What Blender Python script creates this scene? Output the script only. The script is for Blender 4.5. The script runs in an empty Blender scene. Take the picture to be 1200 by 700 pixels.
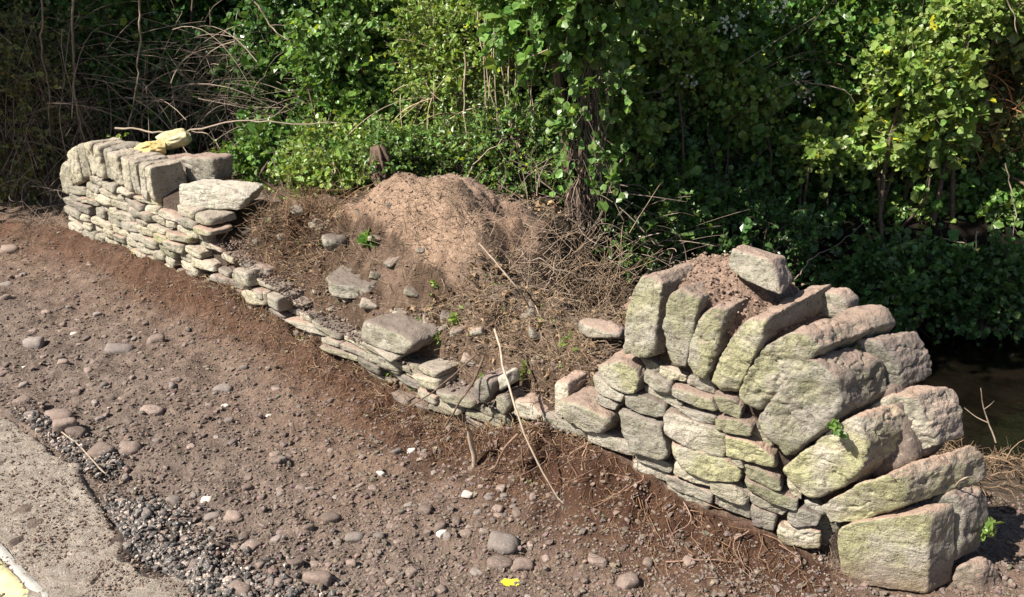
import bpy, bmesh, math
import numpy as np
from mathutils import Vector, Matrix, Euler
R = math.radians
scene = bpy.context.scene
COL = scene.collection

# ------------------------------------------------------------------ camera, sky, sun, exposure
PITCH, FPX, CH = 22.0, 1039.0, 1.6
cd = bpy.data.cameras.new('camera'); cam = bpy.data.objects.new('camera', cd); COL.objects.link(cam)
cam.location = (0, 0, CH); cam.rotation_euler = (R(90 - PITCH), 0, 0)
cd.sensor_width = 36; cd.lens = 36 * FPX / 1200; cd.clip_start = .05; cd.clip_end = 500
scene.camera = cam
SUN_AZ, SUN_EL = -116.0, 48.0          # azimuth from +Y, clockwise seen from above
w = bpy.data.worlds.new('World'); scene.world = w; w.use_nodes = True
nt = w.node_tree; bg = nt.nodes['Background']
sky = nt.nodes.new('ShaderNodeTexSky'); sky.sky_type = 'NISHITA'; sky.sun_disc = False
sky.sun_elevation = R(SUN_EL); sky.sun_rotation = R(SUN_AZ)
nt.links.new(sky.outputs[0], bg.inputs[0]); bg.inputs[1].default_value = 0.05
sl = bpy.data.lights.new('sun', 'SUN'); sun = bpy.data.objects.new('sun', sl); COL.objects.link(sun)
sl.energy = 5.0; sl.angle = R(.5); sl.color = (1.0, .95, .87)
a, e = R(SUN_AZ), R(SUN_EL)
SUNV = np.array((math.sin(a) * math.cos(e), math.cos(a) * math.cos(e), math.sin(e)))
sun.rotation_euler = Vector(SUNV).to_track_quat('Z', 'Y').to_euler(); sun.location = (-6, -2, 8)
vs = scene.view_settings
vs.view_transform = 'Standard'; vs.look = 'None'; vs.gamma = 1; vs.use_curve_mapping = False
vs.exposure = 1.10

# ------------------------------------------------------------------ pixel -> place helpers (only used to survey positions)
def ray(px, py):
    p = R(PITCH); x = (px - 600) / FPX; v = (350 - py) / FPX
    return np.array([x, math.cos(p) + v * math.sin(p), -math.sin(p) + v * math.cos(p)])
def P(px, py, z=0.0):
    d = ray(px, py); t = (z - CH) / d[2]; return np.array([d[0] * t, d[1] * t, z])
def PY(px, py, y):
    d = ray(px, py); t = y / d[1]; return np.array([d[0] * t, y, CH + d[2] * t])
# plan line of the wall's road face
WC = np.array([(-2.70, 4.88), (-2.45, 4.75), (-2.15, 4.50), (-1.90, 4.27), (-1.44, 3.88), (-.95, 3.42), (-.5, 2.98),
               (-.08, 2.60), (.3, 2.27), (.62, 2.07), (.9, 1.95), (1.2, 1.885), (1.6, 1.84)])
WL = .42 + np.r_[0, np.cumsum(np.hypot(*np.diff(WC, axis=0).T))]
WAZ = WC[:, 0] / WC[:, 1]
def F(px, py, off=0.0, daz=43):
    d = ray(px, py); a = d[0] / d[1]; c = WC + off * np.array([math.sin(R(daz)), math.cos(R(daz))]); az = c[:, 0] / c[:, 1]
    y = np.interp(a, az, c[:, 1])
    return np.array([np.interp(a, az, WL), CH + d[2] * y / d[1]])
def wpos(u):
    return np.array([np.interp(u, WL, WC[:, 0]), np.interp(u, WL, WC[:, 1])])
def wtan(u):
    t = wpos(min(u + .12, WL[-1])) - wpos(max(u - .12, WL[0])); return t / np.linalg.norm(t)
def W(u, s, z):                      # wall coordinates -> world (s > 0 is behind the face)
    t = wtan(u); n = np.array([-t[1], t[0]]); n = n if n[1] > 0 else -n
    p = wpos(u) + n * s; return np.array([p[0], p[1], z])

# ------------------------------------------------------------------ numpy noise
def _h(ix, iy, iz, seed):
    n = (ix.astype(np.int64) * 374761393 + iy.astype(np.int64) * 668265263 + iz.astype(np.int64) * 2147483647 + seed * 1274126177) & 0xffffffff
    n = ((n ^ (n >> 13)) * 1274126177) & 0xffffffff
    n = ((n ^ (n >> 16)) * 2246822519) & 0xffffffff
    return ((n ^ (n >> 15)) & 0xffff) / 32767.5 - 1.0
def noise(p, seed=0):
    p = np.asarray(p, float); f = np.floor(p); t = p - f; t = t * t * (3 - 2 * t); i = f.astype(np.int64)
    out = 0
    for dx in (0, 1):
        wx = t[..., 0] if dx else 1 - t[..., 0]
        for dy in (0, 1):
            wy = t[..., 1] if dy else 1 - t[..., 1]
            for dz in (0, 1):
                wz = t[..., 2] if dz else 1 - t[..., 2]
                out = out + wx * wy * wz * _h(i[..., 0] + dx, i[..., 1] + dy, i[..., 2] + dz, seed)
    return out
def fbm(p, sc, octv=3, seed=0, gain=.5):
    p = np.asarray(p, float) / sc; o = 0; a = 1
    for k in range(octv):
        o = o + a * noise(p * 2.03 ** k + 17.3 * k, seed + k); a *= gain
    return o
def sstep(a, b, x):
    t = np.clip((np.asarray(x, float) - a) / (b - a), 0, 1); return t * t * (3 - 2 * t)

# ------------------------------------------------------------------ object helpers
def tag(o, label=None, cat=None, group=None, kind=None):
    if label: o['label'] = label
    if cat: o['category'] = cat
    if group: o['group'] = group
    if kind: o['kind'] = kind
    return o
def empty(name, loc, label, cat, group=None):
    o = bpy.data.objects.new(name, None); COL.objects.link(o); o.location = loc; o.empty_display_size = .05
    return tag(o, label, cat, group)
def mesh_np(name, v, faces, mat, smooth=True, col=None):
    me = bpy.data.meshes.new(name); v = np.asarray(v, np.float32)
    me.vertices.add(len(v)); me.vertices.foreach_set('co', v.ravel())
    fs = faces if isinstance(faces, list) else [faces]
    fs = [np.asarray(f, np.int32) for f in fs if len(f)]
    tot = np.concatenate([np.full(len(f), f.shape[1], np.int32) for f in fs]); idx = np.concatenate([f.ravel() for f in fs])
    me.loops.add(len(idx)); me.loops.foreach_set('vertex_index', idx)
    me.polygons.add(len(tot)); st = np.r_[0, np.cumsum(tot)[:-1]].astype(np.int32)
    me.polygons.foreach_set('loop_start', st)
    me.polygons.foreach_set('use_smooth', np.full(len(tot), smooth))
    me.update(calc_edges=True); me.validate()
    if col is not None:
        at = me.color_attributes.new('col', 'FLOAT_COLOR', 'POINT')
        c = np.ones((len(v), 4), np.float32); c[:, :3] = col; at.data.foreach_set('color', c.ravel())
    if mat: me.materials.append(mat)
    return me
def obj(name, v, faces, mat, parent=None, smooth=True, col=None, loc=None):
    """v in world coordinates; the object's origin is put at loc (or the parent's place)"""
    o0 = np.array(parent_world(parent)) if parent else (np.array(loc, float) if loc is not None else np.zeros(3))
    me = mesh_np(name, np.asarray(v) - o0, faces, mat, smooth, col)
    o = bpy.data.objects.new(name, me); COL.objects.link(o)
    if parent: o.parent = parent
    else: o.location = o0
    return o
def parent_world(p):
    l = Vector(p.location)
    while p.parent: p = p.parent; l = l + Vector(p.location)
    return l
_ico = {}
def ico(level):
    if level not in _ico:
        bm = bmesh.new(); bmesh.ops.create_icosphere(bm, subdivisions=level, radius=1)
        v = np.array([x.co[:] for x in bm.verts]); f = np.array([[q.index for q in x.verts] for x in bm.faces]); bm.free()
        _ico[level] = (v / np.linalg.norm(v, axis=1)[:, None], f)
    return _ico[level]
def hull2(pts):
    pts = sorted(map(tuple, pts))
    def half(ps):
        o = []
        for p in ps:
            while len(o) > 1 and (o[-1][0] - o[-2][0]) * (p[1] - o[-2][1]) - (o[-1][1] - o[-2][1]) * (p[0] - o[-2][0]) <= 1e-9: o.pop()
            o.append(p)
        return o[:-1]
    return np.array(half(pts) + half(pts[::-1]))
def solid(N, D, S, level, pw):
    """rounded convex solid from outward planes N.x = D, sampled from an ellipsoid of half sizes S"""
    v, f = ico(level); p = v * S; g = p / np.linalg.norm(p, axis=1)[:, None]
    q = np.clip(g @ N.T, 0, None) / D; m = q.max(1)
    r = 1 / (m * ((q / m[:, None]) ** pw).sum(1) ** (1 / pw))
    nn = ((q / m[:, None]) ** (pw - 1)) @ N; nn /= np.linalg.norm(nn, axis=1)[:, None]
    return r[:, None] * g, nn, f
rng = np.random.default_rng(11)
def roughen(v, n, size, seed, amp=1.0):
    s = min(size, .3)
    d = fbm(v, .11, 3, seed) * .0062 * s / .2 + fbm(v, .035, 4, seed + 5, .6) * .0036 * (s / .2) ** .6 - np.clip(noise(v / [.06, .06, .018], seed + 40) - .2, 0, 1) * .005 * (s / .2)
    pit = fbm(v, .02, 2, seed + 9); d = d - np.clip(pit - .45, 0, 1) * .006 * (s / .2) ** .5
    crack = np.abs(fbm(v * [1, 1, 1.7], .09, 3, seed + 20)); d = d - np.clip(.07 - crack, 0, .07) * .09 * (s / .2)
    return v + n * (d * amp)[:, None]
def wall_stone(name, px, parent, mat, depth=.13, n0=0.0, level=4, pw=12, amp=1.0, off=0.0, uz=None, tilt=.12, grow=1.02, slope=0.0, daz=None):
    pts = np.array([F(*p, off=off, daz=daz or 43) for p in px]) if uz is None else np.array(uz, float)
    h = hull2(pts); c = h.mean(0)
    N = []; D = []
    for i in range(len(h)):
        a, b = h[i], h[(i + 1) % len(h)]; ed = b - a; l = np.hypot(*ed)
        if l < .004: continue
        nn = np.array([ed[1], -ed[0]]) / l; N.append([nn[0], nn[1], 0]); D.append(max(nn @ (a - c), .006))
    for sgn in (-1, 1):
        q = np.array([rng.normal() * tilt, rng.normal() * tilt, sgn]) ; q /= np.linalg.norm(q); N.append(q); D.append(depth / 2)
    for _ in range(6):
        q = rng.normal(size=3); q[:2] /= np.array([np.ptp(h[:, 0]), np.ptp(h[:, 1])]) * 4; q[2] /= depth * 4; q /= np.linalg.norm(q)
        N.append(q); D.append(((h - c) @ q[:2]).max() * rng.uniform(.89, 1.0) + abs(q[2]) * depth / 2 * rng.uniform(.84, .97))
    N = np.array(N); D = np.array(D) * grow
    S = np.array([np.ptp(h[:, 0]) / 2, np.ptp(h[:, 1]) / 2, depth / 2])
    v, n, f = solid(N, D, S, level, pw)
    uc, zc = c; t = wtan(uc); nrm = np.array([-t[1], t[0]]); nrm = nrm if nrm[1] > 0 else -nrm
    if daz is not None or off:
        nrm = np.array([math.sin(R(daz or 43)), math.cos(R(daz or 43))])
    o = np.array([*(wpos(uc) + nrm * (n0 + off + depth / 2)), zc + slope * depth / 2])
    M = np.array([[t[0], t[1], 0], [0, 0, 1], [nrm[0], nrm[1], slope]])
    v = v @ M + o; n = n @ M; n /= np.linalg.norm(n, axis=1)[:, None]
    v = roughen(v, n, S.min() * 2 + S.max() * .5, int(rng.integers(1e6)), amp)
    return obj(name, v, f, mat, parent)
def rock_mesh(size, seed, level=4, k=11, pw=7, amp=1.0, box=False):
    r = np.random.default_rng(seed)
    if box:
        N = np.array([[1, 0, 0], [-1, 0, 0], [0, 1, 0], [0, -1, 0], [0, 0, 1], [0, 0, -1]], float)
        N = N + r.normal(size=N.shape) * .13
        ex = r.normal(size=(3, 3)); N = np.vstack([N, ex]); D = np.r_[np.ones(6), np.full(3, 1.15)]
    else:
        N = r.normal(size=(k, 3)); N = np.vstack([N, [[1, 0, 0], [-1, 0, 0], [0, 1, 0], [0, -1, 0], [0, 0, 1], [0, 0, -1]]]); D = r.uniform(.8, 1.05, len(N))
    N /= np.linalg.norm(N, axis=1)[:, None]
    v, n, f = solid(N, D, np.ones(3), level, pw)
    S = np.array(size) / 2; v = v * S; n = n / S; n /= np.linalg.norm(n, axis=1)[:, None]
    return roughen(v, n, float(np.mean(size)), seed, amp), f
def rotm(e): return np.array(Euler(e).to_matrix())
def tubes(paths, radii, sides=4):
    """paths (N,K,3), radii (N,K) -> verts, quads"""
    paths = np.asarray(paths, float); radii = np.asarray(radii, float); n, k, _ = paths.shape
    t = np.gradient(paths, axis=1); t /= np.linalg.norm(t, axis=2)[..., None] + 1e-9
    ref = np.where(np.abs(t[..., 2:3]) < .9, [0, 0, 1.], [1., 0, 0]); a = np.cross(t, ref); a /= np.linalg.norm(a, axis=2)[..., None] + 1e-9
    b = np.cross(t, a); an = np.arange(sides) * 2 * np.pi / sides
    v = paths[:, :, None] + radii[:, :, None, None] * (np.cos(an)[:, None] * a[:, :, None] + np.sin(an)[:, None] * b[:, :, None])
    i = np.arange(n)[:, None, None] * k * sides + np.arange(k - 1)[None, :, None] * sides; s = np.arange(sides)[None, None]; s2 = (s + 1) % sides
    q = np.stack([i + s, i + s2, i + sides + s2, i + sides + s], -1).reshape(-1, 4)
    return v.reshape(-1, 3), q
def spline(pts, k):
    pts = np.asarray(pts, float); n = len(pts); t = np.linspace(0, n - 1, k); i = np.clip(t.astype(int), 0, n - 2); f = (t - i)[:, None]
    p = np.vstack([2 * pts[0] - pts[1], pts, 2 * pts[-1] - pts[-2]])
    a, b, c, d = p[i], p[i + 1], p[i + 2], p[i + 3]
    return .5 * (2 * b + (c - a) * f + (2 * a - 5 * b + 4 * c - d) * f ** 2 + (3 * b - a - 3 * c + d) * f ** 3)

# ------------------------------------------------------------------ materials
class NB:
    def __init__(s, name):
        s.m = bpy.data.materials.new(name); s.m.use_nodes = True; s.t = s.m.node_tree; s.b = s.t.nodes['Principled BSDF']; s.out = s.t.nodes['Material Output']
        s.geo = s.n('ShaderNodeNewGeometry')
    def n(s, ty, **k):
        x = s.t.nodes.new(ty)
        for a, b in k.items(): setattr(x, a, b)
        return x
    def l(s, a, b): s.t.links.new(a, b)
    def noise(s, scale, detail=4, rough=.55, vec=None, dist=0):
        x = s.n('ShaderNodeTexNoise'); x.inputs['Scale'].default_value = scale; x.inputs['Detail'].default_value = detail
        x.inputs['Roughness'].default_value = rough; x.inputs['Distortion'].default_value = dist
        s.l(vec if vec is not None else s.geo.outputs['Position'], x.inputs['Vector']); return x.outputs['Fac']
    def vor(s, scale, vec=None, feature='F1'):
        x = s.n('ShaderNodeTexVoronoi', feature=feature); x.inputs['Scale'].default_value = scale
        s.l(vec if vec is not None else s.geo.outputs['Position'], x.inputs['Vector']); return x
    def rmp(s, f, lo, hi, a=0.0, b=1.0):
        x = s.n('ShaderNodeMapRange'); s.l(f, x.inputs[0])
        for i, q in enumerate((lo, hi, a, b)): x.inputs[i + 1].default_value = q
        return x.outputs[0]
    def mix(s, f, a, b, mode='MIX'):
        x = s.n('ShaderNodeMix', data_type='RGBA', blend_type=mode); A, B = x.inputs[6], x.inputs[7]
        if isinstance(f, (int, float)): x.inputs[0].default_value = f
        else: s.l(f, x.inputs[0])
        for q, i in ((a, A), (b, B)):
            if isinstance(q, (tuple, list)): i.default_value = (*q, 1)
            else: s.l(q, i)
        return x.outputs[2]
    def mul(s, a, b, op='MULTIPLY'):
        x = s.n('ShaderNodeMath', operation=op)
        for q, i in ((a, x.inputs[0]), (b, x.inputs[1])):
            if isinstance(q, (int, float)): i.default_value = q
            else: s.l(q, i)
        return x.outputs[0]
    def bump(s, h, dist, strength=1.0, prev=None):
        x = s.n('ShaderNodeBump'); x.inputs['Distance'].default_value = dist; x.inputs['Strength'].default_value = strength; s.l(h, x.inputs['Height'])
        if prev is not None: s.l(prev, x.inputs['Normal'])
        return x.outputs[0]
    def fin(s, col, rough=.9, normal=None, spec=.25):
        if isinstance(col, (tuple, list)): s.b.inputs['Base Color'].default_value = (*col, 1)
        else: s.l(col, s.b.inputs['Base Color'])
        if isinstance(rough, (int, float)): s.b.inputs['Roughness'].default_value = rough
        else: s.l(rough, s.b.inputs['Roughness'])
        s.b.inputs['Specular IOR Level'].default_value = spec
        if normal is not None: s.l(normal, s.b.inputs['Normal'])
        return s.m
    def rnd(s): return s.n('ShaderNodeObjectInfo').outputs['Random']
def stone_mat(name, c1, c2, lich, lam, dust=(.36, .25, .19), dustamt=.8, low=(.25, .17, .13)):
    m = NB(name); r = m.rnd()
    n1 = m.noise(9, 5, .6); n2 = m.noise(45, 5, .65); n3 = m.noise(160, 3, .6)
    c = m.mix(m.rmp(n1, .35, .65), c1, c2)
    lc = m.mix(m.rmp(n2, .4, .6), lich, tuple(x * .66 for x in lich)); lc = m.mix(m.rmp(m.noise(5.5, 4, .6), .46, .6), lc, (.45, .41, .33))
    lm = m.rmp(m.mul(m.mul(m.noise(14, 6, .7), m.mul(r, .10), 'ADD'), m.mul(n2, .25), 'ADD'), .62 - lam * .22, .72 - lam * .18)
    sep = m.n('ShaderNodeSeparateXYZ'); m.l(m.geo.outputs['Normal'], sep.inputs[0]); up = sep.outputs[2]
    dt = m.n('ShaderNodeVectorMath', operation='DOT_PRODUCT'); m.l(m.geo.outputs['Normal'], dt.inputs[0]); dt.inputs[1].default_value = (-.55, -.80, -.12)
    c = m.mix(m.mul(m.mul(lm, .85), m.rmp(m.mul(dt.outputs['Value'], m.mul(n1, .4), 'ADD'), .55, .95, .10, 1.0)), c, lc)      # lichen keeps to the road face
    # pale crusty specks and dark moss specks
    c = m.mix(m.mul(m.rmp(n3, .60, .70), .55), c, (.52, .49, .40))
    c = m.mix(m.mul(m.rmp(m.noise(70, 4, .7), .56, .64), .75), c, (.11, .10, .065))
    c = m.mix(m.mul(m.rmp(m.noise(26, 6, .75, dist=.5), .55, .66), .6), c, (.20, .165, .12))
    # soil dusted over what faces up
    c = m.mix(m.mul(m.rmp(m.mul(up, m.mul(m.noise(30, 4, .7), .9), 'ADD'), .85, 1.35), dustamt), c, dust)
    # earth stain near the ground
    sp = m.n('ShaderNodeSeparateXYZ'); m.l(m.geo.outputs['Position'], sp.inputs[0])
    c = m.mix(m.mul(m.rmp(m.mul(sp.outputs[2], m.mul(n1, .12), 'ADD'), .16, .06), .7), c, low)
    hv = m.n('ShaderNodeHueSaturation'); m.l(c, hv.inputs['Color']); m.l(m.rmp(r, 0, 1, .66, 1.12), hv.inputs['Value'])
    m.l(m.rmp(r, 0, 1, .9, 1.1), hv.inputs['Saturation'])
    mp = m.n('ShaderNodeMapping'); m.l(m.geo.outputs['Position'], mp.inputs[0]); mp.inputs['Scale'].default_value = (1, 1, 3.5)
    bed = m.noise(11, 6, .75, mp.outputs[0], .8); c0 = m.mix(m.mul(m.rmp(bed, .42, .34), .7), hv.outputs[0], (.13, .105, .08))
    b = m.bump(bed, .012, .8); b = m.bump(n2, .0045, 1.0, b); b = m.bump(n3, .0022, 1.0, b); b = m.bump(m.noise(22, 5, .75, dist=.6), .010, .9, b)
    return m.fin(c0, .93, b, .18)
SANDY = stone_mat('lichen_sandstone', (.32, .27, .225), (.235, .195, .16), (.42, .405, .225), .85)
SANDP = stone_mat('pink_sandstone', (.31, .25, .22), (.22, .18, .16), (.36, .34, .26), .4, dustamt=.6)
BUFF = stone_mat('buff_sandstone', (.40, .345, .27), (.29, .245, .195), (.45, .415, .30), .7, dust=(.34, .28, .23), dustamt=.5)
GREY = stone_mat('grey_sandstone', (.27, .23, .20), (.19, .16, .135), (.34, .32, .22), .5, dust=(.20, .155, .125))
WHITE = stone_mat('pale_slab_stone', (.50, .45, .38), (.42, .37, .30), (.55, .52, .42), .8, dust=(.5, .44, .36), dustamt=.4)

def soil_mat():
    m = NB('excavated_soil')
    sp = m.n('ShaderNodeSeparateXYZ'); m.l(m.geo.outputs['Position'], sp.inputs[0])
    n0 = m.noise(1.6, 5, .6); n1 = m.noise(9, 6, .65); n2 = m.noise(55, 5, .7); n3 = m.noise(210, 3, .7)
    c = m.mix(m.rmp(n0, .35, .62), (.140, .104, .083), (.105, .078, .063))
    c = m.mix(m.rmp(n1, .42, .66), c, (.180, .136, .109))
    c = m.mix(m.mul(m.rmp(n2, .52, .68), .55), c, (.29, .23, .19))
    c = m.mix(m.mul(m.rmp(n2, .44, .34), .7), c, (.075, .055, .044))
    c = m.mix(m.mul(m.rmp(n3, .60, .68), .5), c, (.42, .34, .28))
    at = m.n('ShaderNodeAttribute', attribute_name='col')
    c = m.mix(1.0, c, at.outputs['Color'], 'MULTIPLY')
    b = m.bump(n1, .02, .6); b = m.bump(n2, .009, 1.0, b); b = m.bump(n3, .003, 1.0, b)
    v = m.vor(95); b = m.bump(v.outputs['Distance'], .004, -.6 if False else .6, b)
    return m.fin(c, .95, b, .15)
SOIL = soil_mat()
def simple(name, cols, scale=20, rough=.85, bump=.003, rnd=.3, spec=.25, attr=False):
    m = NB(name); n1 = m.noise(scale, 5, .65); c = m.mix(m.rmp(n1, .35, .65), cols[0], cols[1])
    if len(cols) > 2: c = m.mix(m.rmp(m.noise(scale * 2.7, 4, .7), .56, .64), c, cols[2])
    if attr:
        at = m.n('ShaderNodeAttribute', attribute_name='col'); c = m.mix(1.0, c, at.outputs['Color'], 'MULTIPLY')
    hv = m.n('ShaderNodeHueSaturation'); m.l(c, hv.inputs['Color']); m.l(m.rmp(m.rnd(), 0, 1, 1 - rnd, 1 + rnd), hv.inputs['Value'])
    b = m.bump(n1, bump, .8); b = m.bump(m.noise(scale * 6, 3, .7), bump * .3, .8, b)
    return m.fin(hv.outputs[0], rough, b, spec)
PEB = simple('river_pebble', [(.20, .146, .118), (.145, .109, .09), (.28, .225, .19)], 55, .9, .003, .35)
PEBG = simple('grey_pebble', [(.20, .165, .143), (.155, .128, .112), (.26, .22, .19)], 55, .9, .003, .3)
PEBW = simple('pale_pebble', [(.52, .46, .40), (.44, .38, .33), (.6, .56, .5)], 40, .7, .001, .2)
GRIT = simple('soil_crumbs', [(.18, .134, .108), (.12, .089, .072), (.29, .24, .20)], 60, .95, .002, 0, attr=True)
ASPH = simple('broken_asphalt', [(.035, .034, .034), (.075, .07, .066), (.24, .22, .2)], 55, .8, .003, 0, attr=True)
DRYG = simple('dry_stems', [(.30, .225, .155), (.21, .15, .105)], 30, .8, .001, .15, attr=True)
BARK = simple('bark', [(.15, .10, .072), (.08, .055, .04), (.20, .145, .11)], 26, .95, .008, .1)
TWIG = simple('grey_twig', [(.26, .20, .155), (.17, .125, .095)], 30, .85, .0015, .2, attr=True)
PALEST = simple('pale_dead_stick', [(.40, .32, .235), (.28, .21, .155)], 40, .8, .001, .15)
ROOTM = simple('fresh_root', [(.27, .17, .12), (.18, .11, .08)], 40, .8, .001, .2)
def road_mat():
    m = NB('dusty_old_asphalt'); n1 = m.noise(6, 6, .7); n2 = m.noise(48, 5, .75); n3 = m.noise(170, 3, .7)
    c = m.mix(m.rmp(n1, .35, .65), (.42, .355, .29), (.35, .29, .235))
    c = m.mix(m.mul(m.rmp(n2, .54, .66), .7), c, (.50, .44, .37))
    c = m.mix(m.mul(m.rmp(n2, .44, .34), .75), c, (.20, .165, .135))
    c = m.mix(m.rmp(n3, .64, .70), c, (.12, .11, .10))
    fl = m.noise(16, 6, .75, dist=2.0); c = m.mix(m.mul(m.rmp(fl, .44, .38), .55), c, (.17, .145, .12)); c = m.mix(m.mul(m.rmp(fl, .55, .62), .45), c, (.55, .49, .42))
    b = m.bump(n2, .012, 1.0); b = m.bump(n3, .004, 1.0, b); b = m.bump(fl, .025, 1.0, b)
    return m.fin(c, .93, b, .15)
ROAD = road_mat()
YEL = simple('worn_yellow_paint', [(.62, .56, .26), (.50, .46, .26), (.38, .35, .27)], 22, .75, .003, 0)
EDGE = simple('worn_pale_edging', [(.38, .36, .32), (.30, .28, .25), (.45, .43, .39)], 30, .85, .003, 0)
def leaf_mat(name, c1, c2, trans=.28, rough=.38):
    m = NB(name); at = m.n('ShaderNodeAttribute', attribute_name='col')
    c = m.mix(m.rmp(m.noise(60, 3, .6), .35, .65), c1, c2); c = m.mix(1.0, c, at.outputs['Color'], 'MULTIPLY')
    m.fin(c, rough, None, .45)
    tr = m.n('ShaderNodeBsdfTranslucent'); tc = m.mix(1.0, c, (1.5, 1.45, .7), 'MULTIPLY'); m.l(tc, tr.inputs[0])
    mx = m.n('ShaderNodeMixShader'); mx.inputs[0].default_value = trans
    m.l(m.b.outputs[0], mx.inputs[1]); m.l(tr.outputs[0], mx.inputs[2]); m.l(mx.outputs[0], m.out.inputs[0]); return m.m
LEAFD = leaf_mat('dark_ivy_leaf', (.085, .17, .045), (.055, .115, .032), .3, .28)
LEAFM = leaf_mat('mid_green_leaf', (.14, .24, .055), (.095, .175, .042), .32)
LEAFL = leaf_mat('bright_green_leaf', (.25, .34, .08), (.17, .25, .06), .35)
LEAFY = leaf_mat('olive_leaf', (.19, .21, .07), (.13, .145, .05), .3)
PETAL = leaf_mat('white_petal', (.80, .80, .74), (.7, .7, .66), .2, .7)
YPET = leaf_mat('yellow_leaf', (.80, .78, .05), (.7, .7, .04), .2, .6)
DRYL = leaf_mat('dead_leaf', (.24, .15, .08), (.30, .21, .12), .1, .8)

# ------------------------------------------------------------------ ground height
us = np.linspace(WL[0], WL[-1], 420); ws = np.array([wpos(q) for q in us]); wt = np.array([wtan(q) for q in us])
def wall_coords(x, y):
    sh = np.shape(x); X = np.ravel(x); Y = np.ravel(y); U = np.empty(len(X)); S = np.empty(len(X))
    for i in range(0, len(X), 20000):
        dx = X[i:i + 20000, None] - ws[:, 0]; dy = Y[i:i + 20000, None] - ws[:, 1]; k = (dx * dx + dy * dy).argmin(1); r = np.arange(len(k))
        t = wt[k]; ex = dx[r, k]; ey = dy[r, k]; U[i:i + 20000] = us[k] + ex * t[:, 0] + ey * t[:, 1]; S[i:i + 20000] = -ex * t[:, 1] + ey * t[:, 0]
    if wt[200][0] < 0: S = -S
    return U.reshape(sh), S.reshape(sh)
soilpx = [(68, 262), (100, 272), (150, 290), (200, 310), (245, 330), (283, 350), (335, 384), (380, 414), (425, 440), (450, 460), (490, 482), (560, 508),
          (640, 502), (700, 522), (760, 562), (820, 597), (880, 622), (920, 642), (985, 672), (1050, 692)]
SB = np.array([F(*p) for p in soilpx])
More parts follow.
